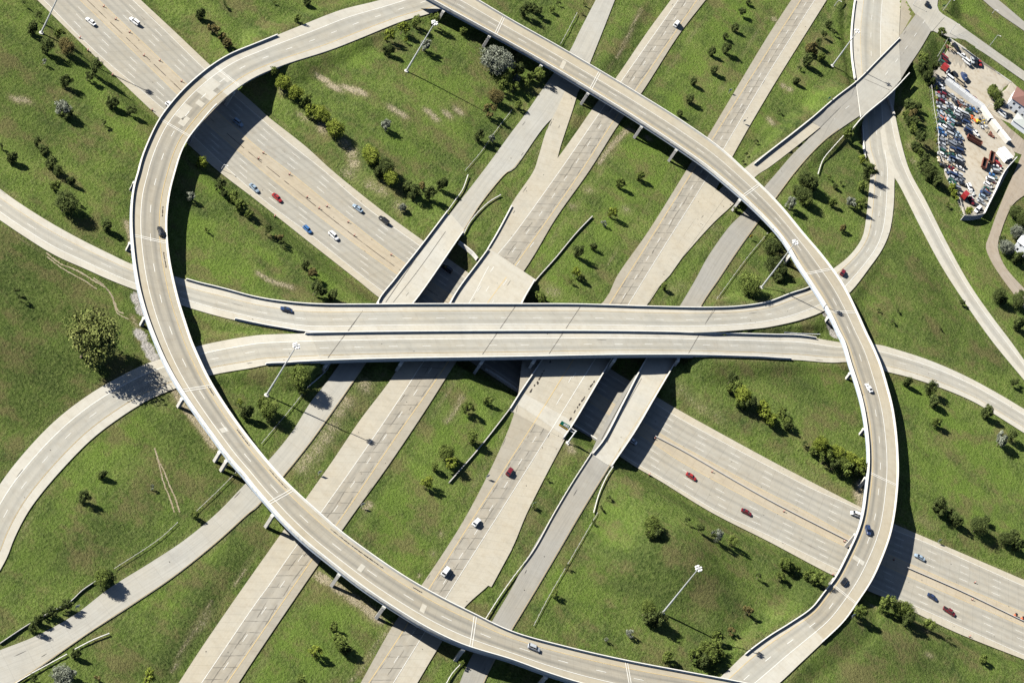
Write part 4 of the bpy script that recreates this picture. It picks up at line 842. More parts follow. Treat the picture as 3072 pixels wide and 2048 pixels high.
# ---------------------------------------------------------------- vehicles
def paintmat(name, c, metal=.0):
    n = NT('paint_'+name); n.b.inputs['Roughness'].default_value = .28; n.b.inputs['Metallic'].default_value = metal; n.b.inputs['Specular IOR Level'].default_value = .5
    n.b.inputs['Coat Weight'].default_value = .4; g = n.n('NewGeometry').outputs['Position']
    return n.out(n.mix(n.math('MULTIPLY', n.noise(g, 1.3), .25), c, tuple(x*.7 for x in c)))
CP = {k: paintmat(k, c) for k, c in dict(white=(.80, .80, .79), silver=(.42, .44, .46), grey=(.20, .22, .25), black=(.018, .019, .022), navy=(.025, .045, .11), blue=(.05, .15, .36),
      red=(.34, .03, .03), maroon=(.16, .015, .022), green=(.03, .10, .07), tan=(.45, .38, .27), lightblue=(.28, .36, .44), yellow=(.62, .42, .05), orange=(.65, .13, .03)).items()}
GLASS = NT('car_glass'); GLASS.b.inputs['Base Color'].default_value = (.015, .02, .028, 1); GLASS.b.inputs['Roughness'].default_value = .08; GLASS.b.inputs['Specular IOR Level'].default_value = .6; GLASS = GLASS.mat
HEADL = plain('headlight_lens', (.75, .75, .72), .2, var=.02); TAIL = plain('tail_light_lens', (.35, .02, .02), .3, var=.02); RIM = plain('wheel_rim', (.45, .46, .48), .35, .6, var=.02)
def loft(mb, secs):
    """secs: list of (x, [(y, z)...]) rings"""
    R = [[(x, y, z) for y, z in ring] for x, ring in secs]; n = len(R[0])
    for a, b in zip(R, R[1:]):
        for i in range(n): mb.face([a[i], b[i], b[(i+1) % n], a[(i+1) % n]])
    mb.face(R[0]); mb.face(R[-1][::-1])
def ring(w_, z0, z1, sh=.12): return [(-w_*.94, z0), (w_*.94, z0), (w_, z0+.2), (w_, z1-sh), (w_*.86, z1), (-w_*.86, z1), (-w_, z1-sh), (-w_, z0+.2)]
TYPES = {  # length, width, hood z, belt z, roof z, cabin x range (bottom), (top), bed
 'sedan': (4.75, .90, .92, .98, 1.44, (-1.75, 1.15), (-.95, .35)), 'suv': (4.75, .94, 1.08, 1.14, 1.76, (-2.25, 1.15), (-1.95, .45)),
 'van': (5.3, .98, 1.15, 1.25, 2.05, (-2.6, 1.75), (-2.5, 1.15)), 'pickup': (5.7, .96, 1.10, 1.14, 1.80, (-.75, 1.45), (-.55, .85)), 'hatchback': (4.2, .87, .95, 1.0, 1.5, (-2.0, 1.05), (-1.55, .35))}
CARMESH = {}
def car_parts(ty):
    L, w_, hz_, bz, rz_, (c0, c1), (t0, t1) = TYPES[ty]; h = L/2; mb = MB()
    tail = 1.02 if ty in ('sedan',) else bz
    loft(mb, [(-h, ring(w_*.80, .42, tail*.88)), (-h+.18, ring(w_*.95, .30, tail)), (c0-.0 if c0 > -h+.25 else -h+.3, ring(w_, .24, bz)), (0, ring(w_, .22, bz)), (c1, ring(w_, .24, bz*.99)), (c1+.1, ring(w_, .24, hz_)), (h-.35, ring(w_*.95, .28, hz_*.88)), (h, ring(w_*.78, .40, hz_*.70))])
    if ty == 'pickup':
        pass
    rf = MB(); wt = w_*.76
    loft(rf, [(t0, [(-wt, rz_-.06), (wt, rz_-.06), (wt*.9, rz_), (-wt*.9, rz_)]), ((t0+t1)/2, [(-wt, rz_-.05), (wt, rz_-.05), (wt*.9, rz_+.03), (-wt*.9, rz_+.03)]), (t1, [(-wt, rz_-.06), (wt, rz_-.06), (wt*.9, rz_-.01), (-wt*.9, rz_-.01)])])
    gl = MB(); wb = w_*.90
    A = [(c0, -wb, bz-.03), (c1, -wb, bz-.03), (c1, wb, bz-.03), (c0, wb, bz-.03)]; B = [(t0, -wt, rz_-.05), (t1, -wt, rz_-.05), (t1, wt, rz_-.05), (t0, wt, rz_-.05)]
    for i in range(4): gl.face([A[i], A[(i+1) % 4], B[(i+1) % 4], B[i]])
    gl.face(B)
    pl = MB()                                                     # pillars
    for x in ((c0+.55 if ty != 'pickup' else c0), -.25 if ty != 'pickup' else .3):
        for s in (-1, 1):
            f = (x-c0)/(c1-c0); xt = t0+f*(t1-t0); pl.tube((x, s*(wb+.01), bz-.03), (xt, s*(wt+.01), rz_-.05), .05, n=4)
    for cx, tx in ((c0, t0), (c1, t1)):
        for s in (-1, 1): pl.tube((cx, s*(wb), bz-.03), (tx, s*(wt), rz_-.05), .045, n=4)
    parts = [('body', mb.build('body', None, link_=False).data, 'P'), ('roof', rf.build('roof', None, link_=False).data, 'P'), ('windows', gl.build('windows', GLASS, link_=False).data, None), ('window_pillars', pl.build('window_pillars', None, link_=False).data, 'P')]
    wh = MB(); wh.tube((0, -.11, 0), (0, .11, 0), .33, n=14); wm = wh.build('wheel', M['rubber'], link_=False).data
    rm = MB(); rm.tube((0, -.12, 0), (0, .12, 0), .19, n=10); rmm = rm.build('rim', RIM, link_=False).data
    wheels = [(x, y) for x in (-h*.60, h*.62) for y in (-w_+.08, w_-.08)]
    lt = MB(); lt.box((0, 0, 0), (.10, .30, .12)); hm = lt.build('headlight', HEADL, link_=False).data; tm = lt.build('tail_light', TAIL, link_=False).data
    mr = MB(); mr.box((0, 0, 0), (.14, .2, .14)); mm = mr.build('mirror', M['rubber'], link_=False).data
    bed = None
    if ty == 'pickup':
        b_ = MB(); b_.box((-1.85, 0, bz+.01), (1.75, w_*1.55, .02)); bed = b_.build('cargo_bed', M['rubber'], link_=False).data
    ex = [('headlight', hm, (h-.10, s*w_*.58, hz_*.60)) for s in (-1, 1)]+[('tail_light', tm, (-h+.06, s*w_*.62, tail*.72)) for s in (-1, 1)]+[('mirror', mm, (c1-.35, s*(w_+.08), bz+.02)) for s in (-1, 1)]
    return parts, wheels, wm, rmm, ex, bed
for ty in TYPES: CARMESH[ty] = car_parts(ty)
def car(P, rz, ty, col, label, cat='car', group=None, full=True, name=None, tilt=0):
    root = empty(name or {'van': 'van', 'pickup': 'pickup_truck'}.get(ty, 'car'), P, rz, label=label, cat=cat, group=group)
    parts, wheels, wm, rmm, ex, bed = CARMESH[ty]
    for nm, me_, p in parts:
        if not full and nm == 'window_pillars': continue
        o = link(bpy.data.objects.new(nm, me_)); o.parent = root
        if p:
            if not me_.materials: me_.materials.append(CP['white'])
            o.material_slots[0].link = 'OBJECT'; o.material_slots[0].material = CP[col]
    if bed: o = link(bpy.data.objects.new('cargo_bed', bed)); o.parent = root
    for x, y in wheels:
        o = link(bpy.data.objects.new('wheel', wm)); o.parent = root; o.location = (x, y, .33)
        if full: r_ = link(bpy.data.objects.new('rim', rmm)); r_.parent = o
    if full:
        for nm, me_, l in ex: o = link(bpy.data.objects.new(nm, me_)); o.parent = root; o.location = l
    return root
def zat(q, surf_z): return surf_z
def place_car(t, x0, y0, x1, y1, z, ty, col, label, group, cat='car', front=1):
    """(x0,y0)-(x1,y1): rear and front of the car in the photo"""
    q = T(t, (x0+x1)/2, (y0+y1)/2); zz = z(q) if callable(z) else z
    c_ = unp(q, zz+.7)[0]; d = unp(T(t, x1, y1), zz)[0]-unp(T(t, x0, y0), zz)[0]
    return car((c_[0], c_[1], zz), math.atan2(d[1], d[0]), ty, col, label, cat, group)
zf = lambda q: float(surfz('freeway', q))+.1
def surfz(key, q):
    r = ROADS[key]; C = (r['L']+r['R'])/2; P = prj(C)
    L, R = prj(r['L']), prj(r['R']); d = R-L; e = q-L; cr = d[:, 0]*e[:, 1]-d[:, 1]*e[:, 0]; k = np.where(np.sign(cr[:-1]) != np.sign(cr[1:]))[0]
    if len(k): i = k[np.argmin((((L[k]+R[k])/2-q)**2).sum(1))]
    else: i = int(np.argmin(((P-q)**2).sum(1)))
    return C[i][2]
def zl(A, B): return lambda q: float(((A+B)/2)[near((A+B)/2, q, 0)][2])+.13
G1 = 'cars driving on the freeway'; G2 = 'vehicles on the carriageways'; G3 = 'cars on the flyovers'
place_car('00', 882, 238, 788, 158, zf, 'sedan', 'white', 'white sedan on the freeway at the top left, in the lower lanes', G1)
place_car('00', 1290, 240, 1182, 152, zf, 'suv', 'white', 'white suv on the freeway at the top left, in the upper lanes', G1)
place_car('00', 1525, 942, 1610, 1010, zf, 'suv', 'white', 'white car half hidden beneath the left loop on the freeway', G1)
place_car('00', 2142, 1092, 2232, 1160, zf, 'suv', 'lightblue', 'light blue-grey suv on the freeway in the shadow of the left loop', G1)
place_car('01', 2295, 118, 2378, 198, zf, 'sedan', 'lightblue', 'light blue sedan in the lowest freeway lane, left of the red car', G1)
place_car('11', 150, 207, 240, 288, zf, 'sedan', 'red', 'bright red sedan on the freeway inside the left loop', G1)
place_car('11', 430, 497, 515, 578, zf, 'hatchback', 'blue', 'dark blue hatchback on the freeway below the red sedan', G1)
place_car('11', 668, 556, 760, 640, zf, 'suv', 'white', 'white suv on the freeway beside the dark blue hatchback', G1)
place_car('11', 985, 383, 885, 304, zf, 'sedan', 'lightblue', 'grey-blue sedan in the upper freeway lanes, left of a black suv', G1)
place_car('11', 1225, 497, 1125, 412, zf, 'suv', 'black', 'black suv in the upper freeway lanes above the road bridge', G1)
place_car('11', 1800, 935, 1712, 866, zf, 'suv', 'black', 'black suv in the shade between two road bridges', G1)
place_car('22', 1140, 935, 1060, 880, zf, 'sedan', 'white', 'white car emerging from under the bright road bridge in shade', G1)
place_car('22', 1600, 1207, 1695, 1270, zf, 'sedan', 'red', 'dark red sedan on the freeway right of the road bridge', G1)
place_car('22', 2105, 1540, 2205, 1592, zf, 'sedan', 'maroon', 'maroon sedan on the freeway above the lone field tree', G1)
place_car('33', 860, 42, 762, 2, zf, 'van', 'white', 'white van on the freeway half hidden beneath the right loop', G1, 'van')
place_car('33', 1445, 440, 1342, 382, zf, 'sedan', 'lightblue', 'grey-blue sedan on the freeway right of the loop shadow', G1)
place_car('33', 1470, 750, 1555, 805, zf, 'sedan', 'navy', 'dark slate sedan on the freeway just above the red pickup', G1)
place_car('33', 1610, 872, 1720, 944, zf, 'pickup', 'maroon', 'dark red pickup truck with a black bed on the freeway at the lower right', G1, 'pickup truck')
place_car('01', 1490, 605, 1462, 507, zl(RAA, RAB), 'suv', 'black', 'black suv driving on the left flyover', G3)
place_car('32', 955, 468, 900, 382, zl(RBA, RBB), 'sedan', 'white', 'white sedan driving on the right flyover', G3)
place_car('33', 910, 122, 930, 208, zl(RBA, RBB), 'suv', 'navy', 'dark blue suv on the right flyover above the freeway', G3)
place_car('33', 680, 660, 725, 602, zl(RBA, RBB), 'sedan', 'black', 'black sedan on the lower end of the right flyover', G3)
place_car('23', 145, 1220, 260, 1268, zl(RAA, RAB), 'suv', 'silver', 'silver suv on the flyover at the bottom of the picture', G3)
place_car('11', 335, 1290, 226, 1258, lambda q: surfz('upper_crossing', q)+.12, 'sedan', 'navy', 'dark blue sedan on the upper viaduct near the left loop', G3)
place_car('31', 667, 965, 710, 903, lambda q: surfz('upper_crossing', q)+.12, 'suv', 'maroon', 'maroon suv with a white roof box on the curved road at the right', G3)
place_car('20', 1490, 250, 1535, 190, .2, 'van', 'white', 'white van on the left carriageway near the top edge', G2, 'van')
place_car('12', 2310, 1225, 2352, 1162, .2, 'suv', 'maroon', 'dark red suv on the right carriageway below the sign', G2)
place_car('13', 2000, 120, 2055, 60, .2, 'suv', 'white', 'white suv on the right carriageway, upper of two white vehicles', G2)
place_car('13', 1712, 585, 1778, 498, .2, 'van', 'white', 'white van on the right carriageway nearest the lower flyover', G2, 'van')
place_car('30', 1450, 60, 1475, 10, 4.7, 'suv', 'black', 'black vehicle with orange load at the top right street corner', G2)
# salvage yard
def polyground(spec, mat, name, dz=.12, step=2.5):
    """flat patch draped on the terrain"""
    P = px(spec); W_ = np.array([onground(q) for q in P]); zmax = 0
    x0, y0 = W_[:, :2].min(0); x1, y1 = W_[:, :2].max(0); mb = MB(); poly = W_[:, :2]
    def inside(x, y):
        c_ = False; j = len(poly)-1
        for i in range(len(poly)):
            if (poly[i][1] > y) != (poly[j][1] > y) and x < (poly[j][0]-poly[i][0])*(y-poly[i][1])/(poly[j][1]-poly[i][1])+poly[i][0]: c_ = not c_
            j = i
        return c_
    from mathutils.geometry import delaunay_2d_cdt
    n = len(poly); pts = [Vector((a, b)) for a, b in poly]; seg = [(i, (i+1) % n) for i in range(n)]
    for x in np.arange(x0, x1, step):
        for y in np.arange(y0, y1, step):
            if inside(x, y): pts.append(Vector((x, y)))
    v, e, f, *_ = delaunay_2d_cdt(pts, seg, [], 1, 1e-4)
    for t in f:
        q = [(v[i].x, v[i].y, hz(v[i].x, v[i].y)+dz) for i in t]; mb.face(q)
    return tag(mb.build(name, mat), kind='structure')
M['yard'] = concrete('yard_gravel', (.42, .385, .32), joint=0, streak=.1, stain=.9)
polyground('30:1665,350 2235,750 2010,1000 2210,1290 2270,1420 2200,1568 / 31:2210,0 1995,395 1800,412 1620,30 / 30:1590,1400 1560,1200 1540,900 1505,690 1550,580', M['yard'], 'yard_ground')
polyground('30:2235,750 2352,860 2352,1190 2230,1140 2100,1080 2010,1000', M['yard'], 'driveway', dz=.14)
polyground('30:2010,1000 2120,1080 2220,1180 2352,1290 2352,1430 2290,1410 2250,1390 2200,1290', M['dirtroad'], 'driveway', dz=.13)
YC = ['white', 'white', 'silver', 'navy', 'black', 'grey', 'maroon', 'navy', 'lightblue', 'silver', 'grey', 'green', 'silver', 'tan', 'blue', 'black']
rgy = random.Random(5)
bands = [('first', '30', 1585, 800, 1600, 1530, 23), ('second', '30', 1665, 960, 1700, 1560, 20), ('third', '30', 1745, 1010, 1765, 1550, 18), ('fourth', '30', 1815, 1060, 1860, 1250, 6), ('innermost', '30', 1640, 860, 1900, 1010, 7), ('lower left', '31', 1665, 10, 1725, 190, 7), ('lower middle', '31', 1745, 10, 1790, 130, 5), ('wallside', '31', 2110, -30, 1960, 290, 9)]
ycount = 0
for bn, t, xa, ya, xb, yb, n in bands:
    for k in range(n):
        f = k/(n-1); x = xa+(xb-xa)*f+rgy.uniform(-12, 12); y = ya+(yb-ya)*f+rgy.uniform(-4, 4)
        if (bn == 'third' and 1150 < y < 1200) or (bn == 'innermost' and k in (2, 4)): continue
        q = T(t, x, y); g_ = onground(q, .6); ang = math.radians(-30)+rgy.gauss(0, .10)
        d = unp(q+np.array([math.cos(-ang), math.sin(-ang)]), g_[2])[0]-unp(q, g_[2])[0]
        col = rgy.choice(YC); ty = rgy.choice(['sedan', 'sedan', 'hatchback', 'suv', 'pickup', 'van'] if bn != 'first' else ['sedan', 'suv', 'hatchback'])
        car((g_[0], g_[1], g_[2]+.12), math.atan2(d[1], d[0])+(math.pi if rgy.random() < .3 else 0), ty, col, f"{col.replace('lightblue', 'light blue')} {ty} in the {bn} column of the salvage yard, {ordinal(k+1)} from the top", {'van': 'van', 'pickup': 'pickup truck'}.get(ty, 'car'), 'scrapped cars packed in the salvage yard', full=False); ycount += 1
def pcar(t, x0, y0, x1, y1, ty, col, label, cat='car', group='vehicles parked in the open part of the yard', full=False):
    q = T(t, (x0+x1)/2, (y0+y1)/2); g_ = onground(q, .6); d = unp(T(t, x1, y1), g_[2])[0]-unp(T(t, x0, y0), g_[2])[0]
    return car((g_[0], g_[1], g_[2]+.12), math.atan2(d[1], d[0]), ty, col, label, cat, group, full=full)
pcar('30', 1690, 400, 1755, 465, 'suv', 'black', 'black suv in the top corner of the yard beside the street')
pcar('30', 1752, 490, 1815, 535, 'pickup', 'white', 'white pickup in the yard just below the black corner suv', 'pickup truck')
pcar('30', 1795, 545, 1855, 595, 'van', 'white', 'white van in the yard between the pickup and the three angled cars', 'van')
pcar('30', 1868, 520, 1885, 590, 'sedan', 'silver', 'silver car left of the black and red pair by the yard edge')
pcar('30', 1895, 530, 1915, 595, 'suv', 'black', 'black suv between the silver and red cars by the yard edge')
pcar('30', 1930, 545, 1955, 610, 'sedan', 'red', 'red sedan at the right of three angled cars by the yard edge')
pcar('30', 1590, 515, 1655, 570, 'van', 'maroon', 'dark maroon van against the left fence of the yard', 'van')
pcar('30', 1570, 560, 1645, 605, 'suv', 'green', 'dark green suv by the left fence above the red truck')
pcar('30', 1600, 590, 1660, 640, 'suv', 'black', 'black suv by the left fence beside the red truck')
pcar('30', 1540, 760, 1615, 830, 'suv', 'lightblue', 'light blue suv at the left end of the trailer row')
pcar('30', 1560, 790, 1625, 865, 'pickup', 'silver', 'silver pickup below the light blue suv in the yard', 'pickup truck')
pcar('30', 1690, 905, 1745, 975, 'sedan', 'black', 'black sedan alone on gravel below the trailer row')
pcar('30', 1800, 835, 1860, 880, 'suv', 'navy', 'dark blue suv above the right end of the trailer row')
pcar('30', 1700, 760, 1780, 820, 'sedan', 'navy', 'navy sedan above the middle of the trailer row')
pcar('30', 1730, 730, 1810, 790, 'van', 'tan', 'cream van above the middle of the trailer row', 'van')
pcar('30', 1640, 700, 1710, 755, 'van', 'white', 'white box van above the left of the trailer row', 'van')
pcar('30', 1690, 665, 1750, 720, 'suv', 'black', 'black suv right of the red truck')
pcar('30', 1870, 880, 1935, 950, 'sedan', 'maroon', 'maroon sedan past the right end of the trailer row')
pcar('30', 1850, 905, 1900, 945, 'van', 'white', 'white van at the right end of the trailer row', 'van')
pcar('30', 1755, 1010, 1810, 1060, 'sedan', 'white', 'white sedan left of the dark green pair in mid yard')
pcar('30', 1815, 1010, 1885, 1050, 'suv', 'green', 'dark green suv in the middle of the yard')
pcar('30', 1870, 1180, 1945, 1260, 'sedan', 'white', 'white car above the long rust-red trailer')
pcar('31', 1838, 130, 1862, 180, 'suv', 'white', 'white suv alone on the gravel near the foot of the yard')
pcar('31', 1950, 330, 1895, 390, 'van', 'white', 'white van in the bottom corner of the yard', 'van')
pcar('31', 1925, 260, 1990, 310, 'suv', 'silver', 'silver suv by the leaning wall near the bottom corner')
pcar('31', 1905, 310, 1960, 350, 'sedan', 'black', 'black sedan by the leaning wall above the bottom van')
pcar('31', 1850, 250, 1880, 310, 'suv', 'maroon', 'maroon suv right of the red cab at the bottom of the yard')
pcar('31', 1985, 110, 2055, 160, 'suv', 'white', 'white suv against the leaning wall halfway up')
pcar('31', 1965, 165, 2030, 225, 'sedan', 'grey', 'grey wreck against the leaning wall halfway up')
pcar('31', 2020, 70, 2085, 110, 'sedan', 'maroon', 'dark red car against the leaning wall')
pcar('31', 2040, 30, 2100, 75, 'sedan', 'green', 'dark teal car against the leaning wall')
pcar('30', 2050, 1530, 2120, 1565, 'sedan', 'black', 'black sedan at the upper end of the leaning wall')
pcar('30', 2080, 1490, 2140, 1530, 'suv', 'red', 'red suv beside the grey lean-to roof')
pcar('30', 2100, 1010, 2205, 1095, 'van', 'white', 'white van parked on the drive beside the white house', 'van', group=None, full=True)
# containers, trailers and odd plant in the yard
def frame_at(t, x0, y0, x1, y1):
    a, b = onground(T(t, x0, y0)), onground(T(t, x1, y1)); c_ = (a+b)/2; return c_, math.atan2(b[1]-a[1], b[0]-a[0]), np.linalg.norm((b-a)[:2])
M['box'] = plain('trailer_panel', (.60, .61, .61), .5, var=.12); M['rust'] = plain('rusty_steel', (.17, .065, .045), .8, var=.35)
for k in range(6):
    x = 1615+k*57; y = 752+k*43
    c_, rz, L = frame_at('30', x, y, x+62, y+46); root = empty('storage_container', (c_[0], c_[1], c_[2]+.1), rz, label=f'pale box container in the row across the yard, {ordinal(k+1)} from the left', cat='container', group='row of pale box containers in the yard')
    mb = MB(); mb.box((0, 0, 1.35), (L*.96, 3.0, 2.5)); mb.build('body', M['box'], root)
    mb = MB()
    for j in range(7): mb.box((-L*.42+j*L*.14, 0, 2.63), (.09, 2.9, .06))
    mb.build('roof_ribs', M['steel'], root); mb = MB(); mb.box((L*.485, 0, 1.3), (.05, 2.4, 2.2)); mb.build('door', M['steel'], root)
def boxtruck(t, x0, y0, x1, y1, col, label, w_=2.5, h=2.6):
    c_, rz, L = frame_at(t, x0, y0, x1, y1); root = empty('truck', (c_[0], c_[1], c_[2]+.1), rz, label=label, cat='truck'); mb = MB(); mb.box((-L*.12, 0, .9+h/2), (L*.72, w_, h)); mb.build('cargo_box', CP[col], root)
    mb = MB(); mb.box((L*.37, 0, 1.4), (L*.22, w_*.9, 1.9), taper=.86); mb.build('cab', CP['white'], root); mb = MB(); mb.box((L*.44, 0, 1.9), (L*.10, w_*.85, .6)); mb.build('windscreen', GLASS, root)
    for x in (-L*.32, L*.32):
        for s in (-1, 1): mb = MB(); mb.tube((x, s*w_*.48-.12, .45), (x, s*w_*.48+.12, .45), .45, n=12); mb.build('wheel', M['rubber'], root)
boxtruck('30', 1580, 625, 1645, 680, 'red', 'red box truck against the left fence of the yard')
def trailer(t, x0, y0, x1, y1, mat, label, w_=2.5, hh=1.5):
    c_, rz, L = frame_at(t, x0, y0, x1, y1); root = empty('dump_trailer', (c_[0], c_[1], c_[2]+.1), rz, label=label, cat='trailer'); mb = MB()
    mb.box((0, 0, .8), (L, w_, .12)); mb.build('bed', M['rubber'], root)
    for s in (-1, 1): mb = MB(); mb.box((0, s*w_/2, .8+hh/2), (L, .14, hh)); mb.build('side_wall', mat, root)
    for s in (-1, 1): mb = MB(); mb.box((s*L/2, 0, .8+hh/2), (.14, w_-.2, hh)); mb.build('end_wall', mat, root)
    for x in (-L*.35, -L*.22, L*.3):
        for s in (-1, 1): mb = MB(); mb.tube((x, s*w_*.42-.1, .42), (x, s*w_*.42+.1, .42), .42, n=10); mb.build('wheel', M['rubber'], root)
trailer('30', 1820, 1270, 1945, 1345, M['rust'], 'long rust-red dump trailer lying open in mid yard')
trailer('30', 2050, 1420, 2035, 1510, M['rust'], 'rusty open container beside the lean-to roof', 2.4, 1.2)
trailer('30', 1985, 1480, 1965, 1560, M['rust'], 'dark open container with rubble left of the lean-to roof', 2.4, 1.2)
boxtruck('31', 1772, 268, 1812, 232, 'red', 'truck with a big red box at the bottom left of the yard')
c_ = onground(T('30', 1790, 720)); root = empty('tarped_boat', (c_[0], c_[1], c_[2]+.1), -1.0, label='boat under a dark blue tarp standing in the open yard', cat='boat')
mb = MB(); loft(mb, [(-2.6, ring(1.1, .4, 1.7)), (0, ring(1.25, .35, 2.6)), (2.0, ring(.9, .5, 1.8)), (3.2, ring(.15, .8, 1.2))]); mb.build('hull', CP['navy'], root); mb = MB(); mb.tube((-2.6, 0, 1.7), (2.2, 0, 2.0), .12, n=6); mb.build('ridge_pole', M['steel'], root)
c_ = onground(T('30', 1920, 1130)); root = empty('excavator', (c_[0], c_[1], c_[2]+.1), .6, label='small yellow excavator among the scrap on the right of the yard', cat='excavator')
mb = MB(); mb.box((0, 0, 1.3), (2.2, 1.9, 1.1), taper=.85); mb.build('body', CP['yellow'], root); mb = MB(); mb.box((.3, .4, 2.2), (1.1, 1.0, 1.0), taper=.8); mb.build('cab', GLASS, root)
for s in (-1, 1): mb = MB(); mb.box((0, s*.9, .4), (2.9, .5, .75), taper=.8); mb.build('track', M['rubber'], root)
mb = MB(); mb.tube((1.0, 0, 1.6), (2.6, 0, 3.0), .18, n=6); mb.tube((2.6, 0, 3.0), (3.9, 0, 1.4), .14, n=6); mb.box((3.9, 0, 1.1), (.7, .8, .6), taper=.6); mb.build('boom', CP['yellow'], root)
rgs = random.Random(8)
SCR = [('30', 1600, 900), ('30', 1575, 880), ('30', 1620, 1090), ('30', 1640, 1120), ('30', 1790, 930), ('30', 1760, 960), ('30', 1950, 1100), ('30', 1870, 1100), ('30', 1960, 1170), ('30', 2010, 1220), ('30', 2050, 1250), ('30', 1930, 1010), ('31', 2000, 190), ('31', 1870, 230), ('30', 1660, 440), ('30', 1640, 430)]
for i, (t, x, y) in enumerate(SCR):
    c_ = onground(T(t, x, y)); mb = MB()
    for k in range(14): mb.box((rgs.gauss(0, 1.1), rgs.gauss(0, 1.1), .2+rgs.random()*.8), (rgs.uniform(.3, 1.6), rgs.uniform(.2, .8), rgs.uniform(.1, .5)), rgs.uniform(0, 3))
    o = mb.build('scrap_heap', [M['rust'], CP['grey'], CP['orange'], M['box'], CP['tan']][i % 5], loc=(c_[0], c_[1], c_[2]+.1)); tag(o, f"{['rusty', 'dark grey', 'orange', 'pale', 'tan'][i % 5]} heap of scrap parts in the yard, {ordinal(i//5+1)} of its colour", 'scrap heap', 'heaps of scrap between the cars')
# lean-to, yard walls and fences
def height_of(base, top):
    b = onground(base); z = np.linspace(.3, 45, 900); P = prj(np.stack([np.full(900, b[0]), np.full(900, b[1]), b[2]+z], 1)); return b, float(z[np.argmin(((P-top)**2).sum(1))])
def wallthing(name, spec, h, w_, mat, label, cat='wall', z=None, posts=0, post_mat=None, out=0, h0=-.5):
    if name == 'yard_fence': h0 = h-.25
    Q = catmull(px(spec), max(6, int(np.linalg.norm(np.diff(px(spec), axis=0), axis=1).sum()/9)))
    P = np.array([onground(q, h) for q in Q]) if z is None else unp(Q, zeval(z, Q)+h)-np.array([0, 0, h]) ; c_ = P[len(P)//2]
    root = empty(name, (c_[0], c_[1], c_[2]), label=label, cat=cat); mb = MB(); mb.sweep(P-c_, w_, h0, h); mb.build({'wall': 'panel', 'fence': 'mesh_panel', 'guardrail': 'rail', 'barrier': 'rail'}.get(cat, 'panel'), mat, root)
    if posts:
        s = np.r_[0, np.cumsum(np.linalg.norm(np.diff(P, axis=0), axis=1))]; tv = np.gradient(P[:, :2], axis=0)
        k = 0
        for d in np.arange(.2, s[-1], posts):
            p = np.array([np.interp(d, s, P[:, j]) for j in range(3)]); i = min(np.searchsorted(s, d), len(P)-1); t_ = tv[i]/(np.linalg.norm(tv[i])+1e-9); nn = np.array([t_[1], -t_[0]])
            mb = MB(); mb.box((p[0]-c_[0]+nn[0]*(w_/2+.09), p[1]-c_[1]+nn[1]*(w_/2+.09), p[2]-c_[2]+(h+.1)/2-.2), (.14, .14, h+.3))
            if out:
                mb.tube((p[0]-c_[0], p[1]-c_[1], p[2]-c_[2]+h*.85), (p[0]-c_[0]+nn[0]*out, p[1]-c_[1]+nn[1]*out, hz(p[0]+nn[0]*out, p[1]+nn[1]*out)-c_[2]-.1), .09, n=5)
            mb.build('post', post_mat or M['steel'], root); k += 1
            if k >= 98: break
    return root
wallthing('yard_wall', '30:2290,1440 2180,1568 / 31:2100,170 2040,290 1995,385', 3.4, .25, M['white'], 'tall white yard wall with raking props along its outside', posts=3.0, out=3.2, post_mat=M['oldwall'])
wallthing('yard_wall', '31:1990,392 1900,410 1805,408', 3.4, .25, M['oldwall'], 'grey wall closing the bottom of the yard', posts=3.0, out=2.6, post_mat=M['oldwall'])
wallthing('yard_fence', '30:1505,780 1530,1000 1565,1200 1575,1380 1620,1500', 2.2, .06, M['oldwall'], 'metal fence down the left side of the yard', 'fence', posts=3.0)
wallthing('yard_fence', '31:1690,90 1760,240 1800,400', 2.2, .06, M['oldwall'], 'metal fence at the lower left edge of the yard', 'fence', posts=3.0)
wallthing('yard_fence', '30:1660,345 1560,520', 1.4, .06, M['oldwall'], 'low fence at the top left of the yard beside the bushes', 'fence', posts=3.0)
wallthing('kerb_wall', '30:1668,346 1950,550 2232,750', .7, .35, M['barrier'], 'long white kerb wall between the yard and the street grass')
for k, (sp, lb) in enumerate((('30:1950,1010 2030,1120', 'upper'), ('30:2040,1130 2110,1220', 'middle'), ('30:2115,1225 2195,1325', 'lower'))):
    P = [onground(q) for q in px(sp)]; c_ = (P[0]+P[1])/2; d = P[1]-P[0]; root = empty('shed', (c_[0], c_[1], c_[2]), math.atan2(d[1], d[0]), label=f'long narrow white-roofed shed on the right side of the yard, {lb} of three', cat='shed', group='narrow white sheds on the right of the yard'); L = np.linalg.norm(d[:2])
    mb = MB(); mb.box((0, 0, 1.2), (L*.98, 2.0, 2.6)); mb.build('wall', M['oldwall'], root); mb = MB(); mb.box((0, .1, 2.6), (L, 2.4, .15)); mb.build('roof', M['white'], root)
P = onground(T('30', 2150, 1450)); root = empty('shed', (P[0], P[1], P[2]), -.5, label='grey sloping lean-to roof at the bottom right of the yard', cat='shed')
mb = MB(); mb.box((0, 0, 1.5), (6.5, 3.2, 3)); mb.build('wall', M['white'], root); mb = MB(); mb.face([(-3.6, -2.2, 3.0), (3.6, -2.2, 3.0), (3.6, 2.2, 3.9), (-3.6, 2.2, 3.9)]); mb.face([(-3.6, 2.2, 3.8), (3.6, 2.2, 3.8), (3.6, -2.2, 2.9), (-3.6, -2.2, 2.9)]); mb.build('roof', M['box'], root)
